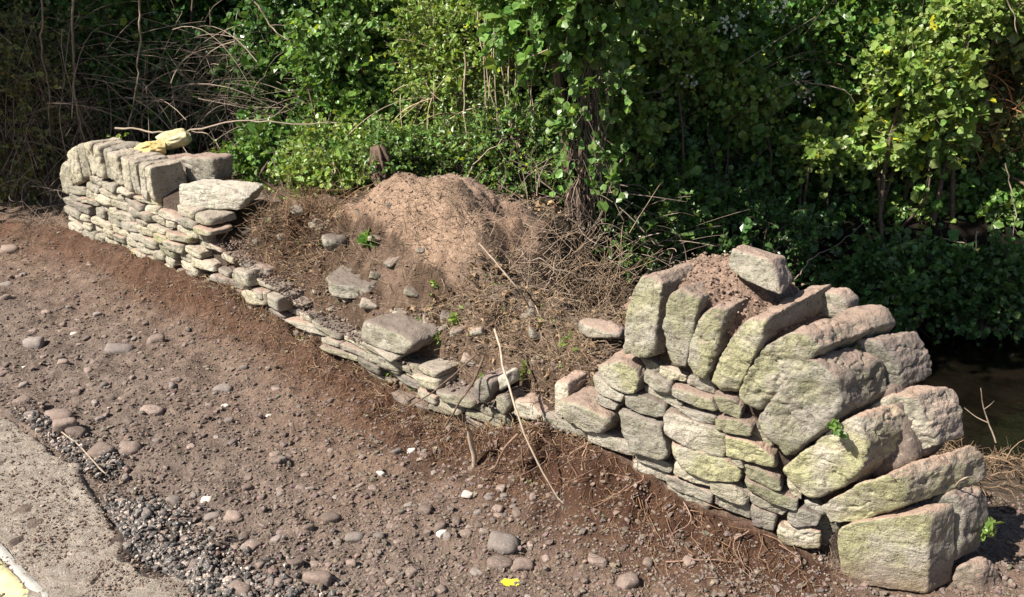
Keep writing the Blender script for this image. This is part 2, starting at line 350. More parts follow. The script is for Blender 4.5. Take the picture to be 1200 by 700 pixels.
def H(x, y, fine=True):
    x = np.asarray(x, float); y = np.asarray(y, float); u, s = wall_coords(x, y)
    zb = np.interp(u, SB[:, 0], SB[:, 1]); zb = np.where(u < .42, .1 * np.exp(-np.clip(.42 - u, 0, 9)), zb); zb = np.where(u > 5.2, -.02, zb)
    wd = np.interp(u, [0, 1.5, 3, 4, 4.6, 5.2], [.17, .20, .20, .21, .21, .1])
    wob = fbm(np.stack([x, y, x * 0], -1), .22, 3, 3) * .05
    p3 = np.stack([x, y, x * 0], -1)
    ds = s + (wob * .6 + .022 * fbm(np.stack([u, s * .15, s * 0], -1), .06, 3, 5)) * sstep(.0, .06, -s)
    front = zb * (.28 * sstep(-wd * 1.9, -.06, ds) + .72 * sstep(-.115, -.012, ds))
    # low collapsed middle of the wall, under debris
    mid = sstep(2.02, 2.35, u) * (1 - sstep(4.22, 4.34, u))
    zt = np.interp(u, [2.0, 2.3, 2.6, 2.9, 3.2, 3.6, 4.0, 4.3], [.40, .33, .29, .27, .26, .265, .29, .38])
    top = zb * (1 - mid) + mid * (zt + .10 * sstep(.05, .42, s) + fbm(p3, .12, 3, 8) * .02)
    h = np.where(s > 0, front + (top - front) * sstep(.015, .13, s), front)
    back = np.interp(u, [-1, 0, 1.8, 2.6, 3.2, 3.6, 3.9, 4.3, 4.8, 5.0, 5.4], [.15, .30, .36, .38, .38, .22, .02, -.15, -.15, -.05, -.03])
    back = back - (back + .2) * sstep(.15, .7, x) * sstep(.3, .7, s)
    h = np.where(s > .3, h + (back - h) * sstep(.36, .62, s), h)
    m1 = np.exp(-(((x + .35 + .12 * (y - 3.6)) / .48) ** 2 + ((y - 3.60) / .43) ** 2) ** 1.2); m1 = m1 * sstep(.10, .46, s); h = np.where(s > 0, h + (.69 - h + fbm(p3, .12, 4, 31) * .020) * m1, h)
    m2 = np.exp(-(((x + .80) / .36) ** 2 + ((y - 4.05) / .30) ** 2) ** 1.2); m2 = m2 * sstep(.10, .46, s); h = np.where(s > 0, h + (.46 - h + fbm(p3, .12, 3, 33) * .02) * m2, h)
    m3 = np.exp(-(((x - .05) / .17) ** 2 + ((y - 3.52) / .2) ** 2) ** 1.2); m3 = m3 * sstep(.10, .46, s); h = np.where(s > 0, h + (.50 - h + fbm(p3, .08, 4, 35) * .07) * m3, h)
    # clods piled over the broken wall left of the middle
    for (cx, cy, cr, ch) in ((-1.0, 3.74, .17, .07), (-.74, 3.52, .13, .07), (-.56, 3.38, .10, .04)):
        mm = np.exp(-(((x - cx) / cr) ** 2 + ((y - cy) / cr) ** 2) ** 1.2); h = h + ch * mm * (1 + 1.1 * fbm(p3, .06, 4, 41))
    # stream bed on the right
    tr = sstep(.98, 1.36, s) * sstep(.75, 1.35, x); h = h + (-.62 - h) * tr
    far = sstep(4.32, 4.75, y + .12 * fbm(p3, .8, 2, 50)); h = h + ((.05 + .1 * far) - h) * far * sstep(.6, 1.2, x)
    hill = sstep(5.9, 10.5, y + .25 * np.abs(x) * (x < 0) * .3); h = h + hill * 2.6
    rr = np.hypot(x, y - 3)
    h = h + .03 * fbm(p3, 2.2, 2, 60) * sstep(.5, 4, rr)
    if fine:
        near = 1 - sstep(4, 7, rr)
        rough = (fbm(p3, .13, 3, 70) * .010 + fbm(p3, .045, 3, 71) * .0055 + fbm(p3, .018, 2, 72) * .003)
        cl = np.clip(fbm(p3, .07, 2, 75) - .25, 0, 1) * .02
        rub_ = sstep(-.15, .02, s) * sstep(1.9, 2.3, u) * (1 - sstep(4.1, 4.3, u)) * (1 - sstep(.5, .8, s)); h = h + rub_ * (fbm(p3, .09, 3, 78) * .026 + np.abs(fbm(p3, .035, 3, 79)) * .020) * (1 - m1)
        h = h + (rough * 1.35 + cl) * near
    return h
def H1(x, y): return float(H(np.array([x]), np.array([y]))[0])
def G(px, py):                       # where the sight line of a surveyed point meets the ground
    d = ray(px, py); t = np.linspace(1.8, 5.8, 400); x, y, z = d[0] * t, d[1] * t, CH + d[2] * t; k = np.argmax(z < H(x, y)); return np.array([x[k], y[k], z[k]])
# road edge in plan
RE = np.array([P(*p)[:2] for p in [(-900, 130), (-300, 330), (-60, 450), (0, 480), (48, 510), (98, 550), (126, 590), (146, 622), (156, 652), (186, 668), (224, 682), (234, 702), (300, 760), (600, 1100)]])
def road_sd(x, y):                   # < 0 on the road
    sh = np.shape(x); X = np.ravel(x); Y = np.ravel(y); best = np.full(len(X), 1e9); sg = np.ones(len(X))
    for a, b in zip(RE[:-1], RE[1:]):
        d = b - a; L2 = d @ d; t = np.clip(((X - a[0]) * d[0] + (Y - a[1]) * d[1]) / L2, 0, 1)
        ex = X - a[0] - t * d[0]; ey = Y - a[1] - t * d[1]; q = np.hypot(ex, ey); c = d[0] * (Y - a[1]) - d[1] * (X - a[0])
        m = q < best; best = np.where(m, q, best); sg = np.where(m, np.sign(c), sg)
    return (best * sg).reshape(sh)
def axis(lo, hi, step, out0, out1, g=1.12):
    c = list(np.arange(lo, hi, step)); s = step; p = lo; L = []
    while p > out0: s *= g; p -= s; L.append(p)
    s = step; p = c[-1]; Rr = []
    while p < out1: s *= g; p += s; Rr.append(p)
    return np.array(L[::-1] + c + Rr)
gx = axis(-3.1, 2.0, .0125, -60, 60); gy = axis(1.7, 5.0, .0125, -40, 60)
X, Y = np.meshgrid(gx, gy); Z = H(X, Y)
Urd = road_sd(X, Y); Z = Z - .012 * (1 - sstep(0.0, .25, Urd))
u_, s_ = wall_coords(X, Y)
p3 = np.stack([X, Y, X * 0], -1)
tint = np.ones(X.shape + (3,))
def addtint(mask, c):
    global tint
    tint = tint * (1 - mask[..., None]) + mask[..., None] * tint * np.array(c)
nn = fbm(p3, .35, 3, 90)
addtint(np.clip(sstep(-.75, -.15, s_ + nn * .12) * (s_ < .3), 0, 1), (.98, .89, .82))            # redder subsoil at the wall foot
bk = sstep(-.26, -.15, s_ + nn * .03) * sstep(.03, -.02, s_) * (u_ < 5.1)
md = np.exp(-(((X + .35 + nn * .05) / .43) ** 2 + ((Y - 3.54 + nn * .04) / .46) ** 2) ** 3) * (s_ > .30)
pn = fbm(p3, .09, 3, 95); addtint(np.clip((pn - .05) * 2.2, 0, 1) * sstep(-.12, .0, s_) * (s_ < .7) * (u_ > 2.0) * (u_ < 4.3) * (md < .3) * .8, (.52, .50, .46))
for cx_, cy_, r_c in ((-1.0, 3.70, .2), (-.76, 3.50, .17), (.05, 3.5, .2)): addtint(np.exp(-(((X - cx_) / r_c) ** 2 + ((Y - cy_) / r_c) ** 2) ** 2) * .85, (.58, .53, .48))
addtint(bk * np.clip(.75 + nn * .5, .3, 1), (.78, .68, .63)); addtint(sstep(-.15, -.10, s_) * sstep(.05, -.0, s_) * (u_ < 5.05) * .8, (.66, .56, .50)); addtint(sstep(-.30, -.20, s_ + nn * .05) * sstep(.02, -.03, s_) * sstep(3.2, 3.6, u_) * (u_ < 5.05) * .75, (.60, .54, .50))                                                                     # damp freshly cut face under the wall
addtint(np.clip(sstep(.45, .05, np.abs(X + .55 + nn * .1)) * sstep(.5, .1, np.abs(Y - 2.55)), 0, 1) * .8, (1.10, 1.03, .96))
addtint(np.clip(sstep(.3, .0, Urd + nn * .06) * sstep(2.25, 2.0, Y), 0, 1) * .92, (.36, .37, .40))    # black asphalt crumbs mixed in
pass; addtint(np.clip(md * 1.1, 0, 1), (2.0, 1.82, 1.66))  # heap of dry pinkish subsoil
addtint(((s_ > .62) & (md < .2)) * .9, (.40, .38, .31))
addtint(((s_ > .0) & (s_ < .62) & (u_ > 1.9) & (u_ < 4.3)) * .8, (.78, .76, .70))
addtint(sstep(3.95, 4.3, Y) * sstep(.5, .9, X) * .95, (.16, .15, .13))  # far bank darkened: shade of overhanging growth painted into the soil tint
addtint(sstep(1.3, 1.7, X) * sstep(.9, .5, s_) * (s_ > -.2) * .9, (1.25, 1.22, 1.22))
def grid_faces(ny, nx, mask=None):
    i = np.arange(ny - 1)[:, None] * nx + np.arange(nx - 1)[None]; q = np.stack([i, i + 1, i + nx + 1, i + nx], -1)
    return (q.reshape(-1, 4) if mask is None else q[mask])
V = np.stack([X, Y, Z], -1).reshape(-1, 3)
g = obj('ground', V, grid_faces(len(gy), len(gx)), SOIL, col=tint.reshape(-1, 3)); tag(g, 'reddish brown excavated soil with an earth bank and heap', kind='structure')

# road sheet with ragged broken edge
gx2 = axis(-1.9, -.85, .008, -14, 3.5, 1.15); gy2 = axis(1.72, 2.95, .008, -9, 14, 1.15)
X2, Y2 = np.meshgrid(gx2, gy2); p2 = np.stack([X2, Y2, X2 * 0], -1)
sd = road_sd(X2, Y2) + fbm(p2, .10, 4, 101) * .022
Z2 = .014 + .004 * fbm(p2, .12, 4, 103) + .0035 * fbm(p2, .03, 3, 104) - .05 * sstep(-.03, .015, sd) - .006 * np.clip(fbm(p2, .06, 3, 106) - .2, 0, 1)
keep = (sd < .03); km = keep[:-1, :-1] & keep[1:, 1:]
r = obj('road', np.stack([X2, Y2, Z2], -1).reshape(-1, 3), grid_faces(len(gy2), len(gx2), km), ROAD); tag(r, 'dusty worn asphalt road with a crumbling broken edge', kind='structure')
# painted line on the road
def strip(name, pa, pb, wa, wb, mat, label, z0, wear, cat):
    a = P(*pa)[:2]; b = P(*pb)[:2]; d = (b - a); d /= np.linalg.norm(d); nrm = np.array([d[1], -d[0]]); nrm = nrm if nrm[1] < 0 else -nrm
    a = a - d * 4; t = np.arange(0, 7, .01); q = np.arange(wa, wb, .008)
    T, Q = np.meshgrid(t, q); XX = a[0] + d[0] * T + nrm[0] * Q; YY = a[1] + d[1] * T + nrm[1] * Q; pp = np.stack([XX, YY, XX * 0], -1)
    ed = np.minimum(Q - wa, wb - Q); ZZ = z0 + .004 * fbm(pp, .12, 4, 103) + .0035 * fbm(pp, .03, 3, 104) - wear * np.clip(fbm(pp, .05, 4, 111) - .12, 0, 1) - .006 * sstep(.014, 0, ed)
    o = obj(name, np.stack([XX, YY, ZZ], -1).reshape(-1, 3), grid_faces(len(q), len(t)), mat); tag(o, label, kind='structure')
strip('road_edging', (0, 640), (57, 702), -.0, .026, EDGE, 'worn pale strip along the edge of the yellow line', .021, .008, 'strip')
strip('road_marking', (0, 640), (57, 702), .028, .20, YEL, 'worn yellow painted line on the road', .022, .010, 'line')

# stream water
m = NB('dark_stream_water'); b = m.bump(m.noise(9, 3, .5), .01, .5)
m.fin(m.mix(m.rmp(m.noise(5, 3), .4, .6), (.004, .003, .002), (.008, .006, .004)), .06, b, .5)
wx = np.linspace(.6, 12, 40); wy = np.linspace(2.5, 5.6, 24); A, B = np.meshgrid(wx, wy)
o = obj('stream_water', np.stack([A, B, A * 0 - .40], -1).reshape(-1, 3), grid_faces(24, 40), m.m); tag(o, 'dark shaded stream water behind the wall end', kind='structure')
NSTREAM = 0

# ------------------------------------------------------------------ wall, right end
wr = empty('stone_wall', W(4.7, .15, .0), 'near curved end of the broken stone wall with a fan of big upright coping stones', 'stone wall')
cop = [  # outline px, depth, direction the stone runs back, fall towards the back
 ([(733, 412), (736, 372), (742, 338), (752, 323), (770, 322), (779, 334), (775, 380), (772, 416), (755, 420)], .20, 43, -.10),
 ([(781, 418), (783, 372), (789, 345), (800, 337), (824, 350), (816, 385), (809, 431), (793, 430)], .26, 43, -.05),
 ([(811, 427), (814, 397), (824, 373), (838, 361), (853, 364), (848, 393), (838, 428), (829, 444), (818, 439)], .32, 43, 0),
 ([(835, 447), (845, 417), (858, 396), (878, 375), (903, 372), (895, 400), (876, 436), (864, 463), (848, 461)], .34, 45, 0),
 ([(865, 464), (879, 431), (896, 406), (925, 388), (950, 391), (966, 407), (933, 428), (909, 453), (885, 489), (872, 478)], .32, 56, .0),
 ([(889, 494), (905, 465), (933, 431), (951, 418), (968, 424), (986, 440), (992, 476), (962, 510), (926, 536)], .19, 60, .0),
 ([(918, 550), (940, 530), (960, 514), (985, 493), (1002, 489), (1015, 500), (1020, 522), (1008, 550), (985, 573), (955, 587), (940, 582), (928, 566)], .18, 60, .0),
 ([(961, 591), (985, 578), (1015, 564), (1046, 551), (1062, 562), (1062, 592), (1010, 612), (971, 614)], .31, 64, 0),
]
for i, (px, dp, dz, sl_) in enumerate(cop):
    wall_stone('coping_stone', px, wr, SANDY, dp, -.005 - .008 * (i == 5), 6, 30, 1.0, grow=[1.0, 1.0, 1.04, 1.05, 1.01, .99, 1.02, 1.03][i], tilt=.05, daz=dz, slope=sl_)
# second row behind, at the end, traced where its front faces stand
for px, off, dp, dz in (([(998, 408), (1012, 400), (1034, 402), (1052, 425), (1058, 452), (1040, 463), (1020, 450)], .19, .13, 60),
               ([(1018, 484), (1044, 464), (1070, 466), (1090, 492), (1094, 520), (1060, 532), (1030, 524)], .16, .13, 62)):
    wall_stone('coping_stone', px, wr, SANDP, dp, 0.0, 6, 26, 1.2, off=off, grow=1.08, daz=dz)
wall_stone('corner_stone', [(990, 617), (1002, 611), (1090, 598), (1098, 603), (1098, 660), (1093, 692), (1030, 686), (994, 670)], wr, SANDY, .11, -.03, 6, 40, .55, tilt=.03, grow=1.02, daz=60)
wall_stone('corner_stone', [(1086, 588), (1110, 578), (1128, 590), (1132, 632), (1118, 660), (1090, 650)], wr, SANDP, .12, 0, 5, 10, 1.3, off=.10, daz=60)
wall_stone('corner_stone', [(1113, 668), (1128, 660), (1146, 670), (1156, 700), (1150, 730), (1112, 725)], wr, SANDP, .08, 0, 5, 9, 1.4, off=.05, daz=60)
wall_stone('corner_stone', [(1000, 692), (1030, 689), (1065, 697), (1066, 712), (1030, 715), (1002, 705)], wr, SANDY, .12, 0, 4, 9, 1.0)
wall_stone('walling_stone', [(948, 350), (960, 341), (984, 342), (996, 352), (994, 372), (955, 372)], wr, SANDP, .06, 0, 4, 12, 1.2, off=.29, daz=48)
FILL = simple('packed_earth', [(.17, .13, .105), (.12, .092, .075), (.26, .21, .17)], 40, .95, .006, 0)
wall_stone('earth_fill', [(1008, 452), (1040, 450), (1062, 490), (1078, 535), (1040, 566), (1004, 556)], wr, FILL, .14, 0, 5, 14, 1.5, off=.13, daz=60, grow=.95)
rub = [
 ([(704, 430), (712, 424), (735, 421), (748, 432), (753, 443), (750, 460), (740, 462), (715, 450), (706, 442)], SANDY, -.01),
 ([(697, 440), (710, 448), (733, 462), (730, 471), (718, 468), (702, 458)], BUFF, 0),
 ([(702, 463), (715, 468), (724, 475), (722, 481), (708, 476), (701, 470)], BUFF, 0),
 ([(663, 466), (690, 470), (718, 484), (721, 492), (710, 507), (690, 503), (672, 492)], SANDY, -.02),
 ([(652, 450), (667, 452), (665, 470), (670, 491), (655, 485)], SANDP, .01),
 ([(732, 464), (745, 461), (782, 474), (782, 489), (775, 491), (750, 483), (735, 475)], GREY, 0),
 ([(754, 437), (765, 440), (788, 450), (790, 466), (770, 458), (755, 450)], BUFF, .005),
 ([(752, 455), (785, 465), (801, 474), (800, 484), (785, 475), (755, 463)], GREY, .02),
 ([(772, 432), (805, 444), (804, 453), (785, 449), (772, 441)], BUFF, .02),
 ([(806, 445), (815, 438), (832, 446), (838, 465), (820, 460), (806, 452)], SANDP, .02),
 ([(789, 453), (808, 457), (837, 466), (844, 482), (820, 477), (791, 464)], SANDY, -.005),
 ([(838, 462), (862, 468), (870, 478), (867, 492), (845, 483)], SANDY, 0),
 ([(799, 478), (840, 488), (840, 498), (820, 495), (799, 485)], BUFF, .0),
 ([(841, 488), (868, 491), (884, 500), (881, 511), (862, 509), (842, 501)], SANDY, -.006),
 ([(782, 482), (795, 482), (851, 507), (854, 520), (852, 537), (830, 531), (795, 513), (784, 503)], GREY, -.01),
 ([(852, 509), (885, 517), (909, 535), (911, 549), (880, 541), (853, 533)], SANDY, -.005),
 ([(727, 480), (745, 487), (780, 496), (786, 515), (789, 533), (775, 536), (745, 527), (732, 506)], BUFF, -.015),
 ([(791, 517), (820, 524), (850, 537), (868, 551), (867, 566), (835, 563), (805, 546), (792, 531)], SANDY, -.01),
 ([(854, 534), (870, 540), (873, 548), (862, 547)], BUFF, 0),
 ([(868, 545), (885, 548), (915, 559), (919, 573), (900, 574), (875, 561)], SANDY, 0),
 ([(873, 562), (905, 574), (939, 584), (935, 598), (908, 591), (876, 575)], SANDY, -.005),
 ([(879, 581), (910, 591), (926, 600), (919, 607), (895, 601), (879, 593)], BUFF, .01),
 ([(792, 542), (815, 549), (838, 561), (836, 571), (815, 566), (793, 556)], BUFF, 0),
 ([(834, 563), (860, 569), (879, 583), (875, 594), (860, 591), (836, 578)], BUFF, 0),
 ([(744, 528), (765, 534), (791, 547), (790, 558), (768, 549), (745, 539)], BUFF, .005),
 ([(640, 487), (665, 497), (693, 505), (692, 517), (665, 509), (642, 499)], BUFF, .01),
 ([(692, 504), (715, 512), (743, 525), (743, 538), (720, 531), (693, 518)], BUFF, .01),
 ([(742, 541), (765, 548), (783, 558), (783, 570), (762, 560), (743, 552)], SANDP, .02),
 ([(782, 559), (800, 564), (836, 579), (834, 592), (800, 580), (782, 571)], SANDP, .01),
 ([(836, 580), (876, 594), (879, 612), (850, 602), (837, 594)], SANDP, .01),
 ([(880, 595), (911, 606), (908, 626), (882, 618)], SANDP, .01),
 ([(925, 600), (945, 596), (963, 607), (959, 619), (940, 621), (924, 613)], GREY, 0),
 ([(943, 591), (960, 596), (971, 608), (962, 609), (945, 599)], WHITE, .02),
 ([(922, 568), (930, 560), (942, 575), (941, 589), (930, 583)], BUFF, .01),
 ([(912, 619), (935, 617), (963, 627), (961, 648), (915, 640)], SANDY, .01),
 ([(960, 612), (985, 614), (992, 640), (985, 665), (962, 650)], GREY, .05),
 ([(782, 573), (805, 581), (832, 593), (826, 607), (785, 593)], SANDP, .02),
 ([(744, 424), (762, 428), (775, 434), (772, 444), (756, 438)], GREY, .03),
 ([(865, 492), (884, 500), (905, 528), (900, 533), (882, 515)], GREY, .03),
]
for px, mt, n0 in rub:
    wall_stone('walling_stone', px, wr, mt, .15, n0, 5, 26, 1.0, grow=1.04, tilt=.09)
def core(parent, u0, u1, ub, zt, n0=.045, n1=.34, mat=None, name='wall_core', zbot=-.1):
    U = np.arange(u0, u1 + .001, .02); prof = [(n0, 0.), (n0, .2), (n0, .4), (n0, .6), (n0, .8), (n0, 1.), (n0 + .07, 1.04), ((n0 + n1) / 2, 1.06), (n1 - .05, 1.03), (n1, 1.), (n1, .75), (n1, .5), (n1, .25), (n1, 0.)]
    v = []
    for uu in U:
        top = np.interp(uu, ub, zt)
        for s, f in prof: v.append(W(uu, s, zbot + (top - zbot) * f))
    v = np.array(v); k = len(prof); v = v + .012 * np.stack([fbm(v, .06, 3, 200 + i) for i in range(3)], -1)
    i = np.arange(len(U) - 1)[:, None] * k + np.arange(k)[None]; j = np.arange(len(U) - 1)[:, None] * k + (np.arange(k)[None] + 1) % k
    q = np.stack([i, j, j + k, i + k], -1).reshape(-1, 4)
    caps = [np.array([list(range(k))]), np.array([[(len(U) - 1) * k + a for a in range(k)][::-1]])]
    me_faces = [q] + caps
    return obj(name, v, me_faces, mat, parent, col=np.tile([.5, .48, .45], (len(v), 1)))
core(wr, 4.33, 5.20, [4.1, 4.3, 4.45, 4.55, 4.75, 4.85, 4.95, 5.05, 5.15, 5.25], [.28, .36, .50, .55, .52, .42, .36, .28, .20, .10], mat=SOIL)

# block lying loose on top, and the dry soil spilled over the coping
def loose(name, px, z, size, yaw, seed, mat, label, cat, lvl=5, box=True, pw=12, tiltx=0, tilty=0, group=None, sink=.0, snap=False):
    if snap: z = G(*px)[2]
    c = P(px[0], px[1], z); v, f = rock_mesh(size, seed, lvl, box=box, pw=pw); v = v @ rotm((tiltx, tilty, yaw)).T
    v = v + [c[0], c[1], z + size[2] / 2 - sink]; o = obj(name, v, f, mat, loc=(c[0], c[1], z)); return tag(o, label, cat, group)
yw = math.atan2(wtan(4.7)[1], wtan(4.7)[0])
loose('stone_block', (886, 322), .765, (.135, .085, .062), yw - .02, 77, SANDP, 'loose squared pinkish stone block lying on the highest point of the near wall end', 'stone', 5, True, 16, tilty=.12)
# spilled soil
nu, nv = 110, 70; uu = np.linspace(4.38, 4.90, nu); sv = np.linspace(.03, .36, nv); UU, SV = np.meshgrid(uu, sv); DV = np.array([math.sin(R(45)), math.cos(R(45))])
zz = np.interp(UU, [4.38, 4.45, 4.60, 4.7, 4.8, 4.9], [.715, .735, .735, .705, .66, .60])
pk = np.exp(-(((UU - 4.62) / .14) ** 2 + ((SV - .24) / .10) ** 2)); edge = np.minimum.reduce([UU - 4.38, 4.9 - UU, (SV - .03) * 1.2, (.36 - SV) * 1.5])
pts = np.array([[wpos(a) + DV * b for a, b in zip(r1, r2)] for r1, r2 in zip(UU, SV)])
pp = np.concatenate([pts, pts[..., :1] * 0], -1)
zz = zz - .012 + .055 * pk + .012 * fbm(pp, .08, 4, 301) + .007 * fbm(pp, .02, 3, 302) - .06 * sstep(.07, 0, edge + .02 * fbm(pp, .04, 3, 303))
Vs = np.concatenate([pts, zz[..., None]], -1).reshape(-1, 3)
sp = obj('spilled_soil', Vs, grid_faces(nv, nu), SOIL, col=np.tile([1.42, 1.28, 1.18], (nu * nv, 1))); tag(sp, 'dry pinkish crumbled soil spilled over the near coping stones', 'soil', kind='stuff')

# ------------------------------------------------------------------ wall, middle remnant
wm = empty('stone_wall', W(3.5, .15, .0), 'low middle remnant of the broken wall, a few flat courses half buried in soil', 'stone wall')
for px, mt, n0, dp, lv in [
 ([(427, 384), (431, 375), (452, 380), (482, 392), (492, 401), (486, 414), (470, 413), (440, 402), (428, 397)], GREY, 0, .17, 5),
 ([(425, 400), (445, 402), (475, 415), (472, 421), (445, 412), (424, 406)], BUFF, .0, .15, 4),
 ([(446, 414), (472, 424), (471, 437), (450, 430)], BUFF, .01, .15, 4), ([(424, 408), (444, 414), (444, 428), (425, 422)], SANDP, .03, .15, 4),
 ([(474, 426), (492, 430), (490, 446), (474, 440)], GREY, .03, .15, 4),
 ([(495, 427), (520, 436), (519, 443), (496, 435)], BUFF, .01, .15, 4), ([(490, 437), (520, 443), (522, 457), (505, 453)], BUFF, .0, .15, 4),
 ([(521, 455), (545, 461), (562, 470), (557, 480), (530, 469)], GREY, .0, .15, 4), ([(455, 434), (480, 442), (500, 455), (498, 462), (470, 450)], SANDP, .03, .15, 4),
 ([(500, 456), (530, 470), (545, 478), (542, 487), (515, 477), (500, 466)], SANDP, .03, .15, 4),
 ([(566, 442), (575, 437), (587, 445), (584, 460), (574, 472), (566, 462)], SANDP, -.02, .12, 4), ([(588, 440), (598, 436), (603, 450), (592, 456)], WHITE, 0, .07, 4),
 ([(586, 462), (600, 460), (606, 476), (596, 486), (586, 478)], GREY, 0, .1, 4), ([(604, 470), (625, 472), (640, 488), (630, 496), (606, 486)], SANDP, .02, .14, 4),
 ([(283, 313), (300, 316), (304, 335), (290, 332)], BUFF, -.02, .15, 4), ([(293, 338), (316, 341), (318, 357), (300, 354)], BUFF, -.01, .15, 4), ([(318, 342), (336, 347), (335, 364), (319, 358)], BUFF, -.01, .15, 4),
 ([(338, 372), (365, 380), (385, 392), (384, 398), (360, 388), (338, 378)], SANDP, .02, .15, 4)]:
    wall_stone('walling_stone', px, wm, mt, dp, n0 - .02, lv, 14, 1.0, grow=1.03)
# thin courses tying the low remnant together
mu, mz = [np.array(q) for q in zip(*[F(*p) for p in [(250, 282), (268, 292), (300, 318), (336, 346), (352, 362), (385, 380), (410, 392), (424, 400), (440, 408), (475, 424), (500, 440), (545, 462), (562, 470), (600, 482), (636, 492)]])]
rm = np.random.default_rng(15); zc = -.02
while zc < .3:
    hgt = rm.uniform(.026, .040); u = mu[0] + rm.uniform(-.05, .05)
    while u < mu[-1]:
        u1 = u + rm.uniform(.10, .28); zt_ = np.interp((u + u1) / 2, mu, mz) - .012
        if zc < zt_ - .02 and u1 < mu[-1] + .05 and zc > np.interp(u, SB[:, 0], SB[:, 1]) - .08 and rm.random() > .04:
            zhi = min(zc + hgt - .004, zt_); j = lambda: rm.normal() * .004
            wall_stone('walling_stone', None, wm, [GREY, SANDP, GREY, SANDP, BUFF][rm.integers(5)], .14, rm.normal() * .014 + .010, 4, 20, 1.2, grow=1.0, uz=[(u + .003, zc + j()), (u1 - .003, zc + j()), (u1 - .004, zhi + j()), (u + .004, zhi + j())])
        u = u1
    zc += hgt
# ------------------------------------------------------------------ wall, far left part
wl = empty('stone_wall', W(1.2, .15, .1), 'far left part of the broken wall with narrow upright coping stones and thin courses', 'stone wall')
cl = [((66, 196), (80, 180), (84, 228), (68, 232)), ((79, 178), (90, 170), (97, 213), (86, 220)), ((90, 170), (98, 167), (107, 208), (97, 212)), ((98, 167), (106, 167), (115, 207), (107, 208)),
      ((106, 168), (114, 171), (124, 210), (115, 209)), ((115, 172), (126, 176), (134, 214), (124, 212)), ((127, 177), (138, 182), (146, 219), (135, 216)), ((139, 183), (149, 187), (155, 227), (146, 222)),
      ((149, 187), (158, 190), (165, 233), (156, 229)), ((158, 190), (166, 193), (173, 237), (166, 234)), ((167, 194), (174, 197), (182, 240), (175, 238))]
for q in cl: wall_stone('coping_stone', q, wl, BUFF, .19, rng.normal() * .008, 5, 14, 1.1, grow=.97, tilt=.05, daz=40)
# a row of coping further back along the top, and rear blocks
for px, off, dp, mt in (([(176, 186), (198, 184), (204, 192), (202, 222), (180, 216)], .20, .14, SANDP), ([(203, 190), (216, 184), (246, 186), (248, 214), (206, 218)], .22, .14, SANDP)):
    wall_stone('coping_stone', px, wl, mt, dp, 0, 5, 14, 1.0, off=off)
# thin rubble courses laid between coping and soil
def zline(px): a = np.array([F(*p) for p in px]); return a[:, 0], a[:, 1]
tu, tz = zline([(66, 230), (84, 224), (97, 213), (115, 209), (134, 215), (155, 228), (175, 240), (200, 245), (215, 246), (232, 252), (250, 268), (258, 285), (283, 308), (310, 328), (340, 352), (344, 380)])
rr = np.random.default_rng(5)
zc = .08; row = 0
while zc < .47:
    hgt = rr.uniform(.038, .058); u = .60 + rr.uniform(-.03, .05)
    while u < 2.2:
        ln = rr.uniform(.09, .24); u1 = u + ln
        zt_ = np.interp((u + u1) / 2, tu, tz)
        zlo, zhi = zc + rr.normal() * .003, zc + hgt - .003 + rr.normal() * .003
        if zlo < zt_ - .015 and u1 < 2.2 and zlo > np.interp(u, SB[:, 0], SB[:, 1]) - .07:
            zhi = min(zhi, zt_ + .012); j = lambda: rr.normal() * .004
            wall_stone('walling_stone', None, wl, [BUFF, BUFF, BUFF, SANDY, SANDP][rr.integers(5)], .14, rr.normal() * .010, 4, 14, 1.3, grow=1.01,
                       uz=[(u + .003 + j(), zlo + j()), (u1 - .003 + j(), zlo + j()), (u1 - .004 + j(), zhi + j()), ((u + u1) / 2, zhi + abs(j())), (u + .004 + j(), zhi + j())])
        u = u1
    zc += hgt
core(wl, .86, 2.18, [0, .3, .8, 1.0, 1.6, 1.75, 2.0, 2.12, 2.4, 2.65], [.38, .46, .50, .50, .46, .44, .40, .34, .28, .2], mat=SOIL)
loose('stone_slab', (262, 236), .46, (.33, .20, .085), -.25, 91, WHITE, 'pale flat stone slab lying loose on the far left wall behind its end', 'stone', 5, True, 14)
loose('stone_slab', (418, 328), .37, (.24, .15, .05), -.5, 93, GREY, 'dark flat stone slab half buried in rubble in front of the soil heap', 'stone', 5, True, 12, snap=True, sink=.03, tiltx=.25)
loose('stone', (391, 289), .40, (.10, .09, .06), .3, 94, GREY, 'small dark stone beside the left foot of the soil heap', 'stone', 4, False, snap=True, sink=.01)
loose('stone', (705, 396), .30, (.18, .08, .06), -.5, 95, SANDP, 'low reddish stone lying just left of the first upright coping stone', 'stone', 4, False, snap=True, sink=.0)

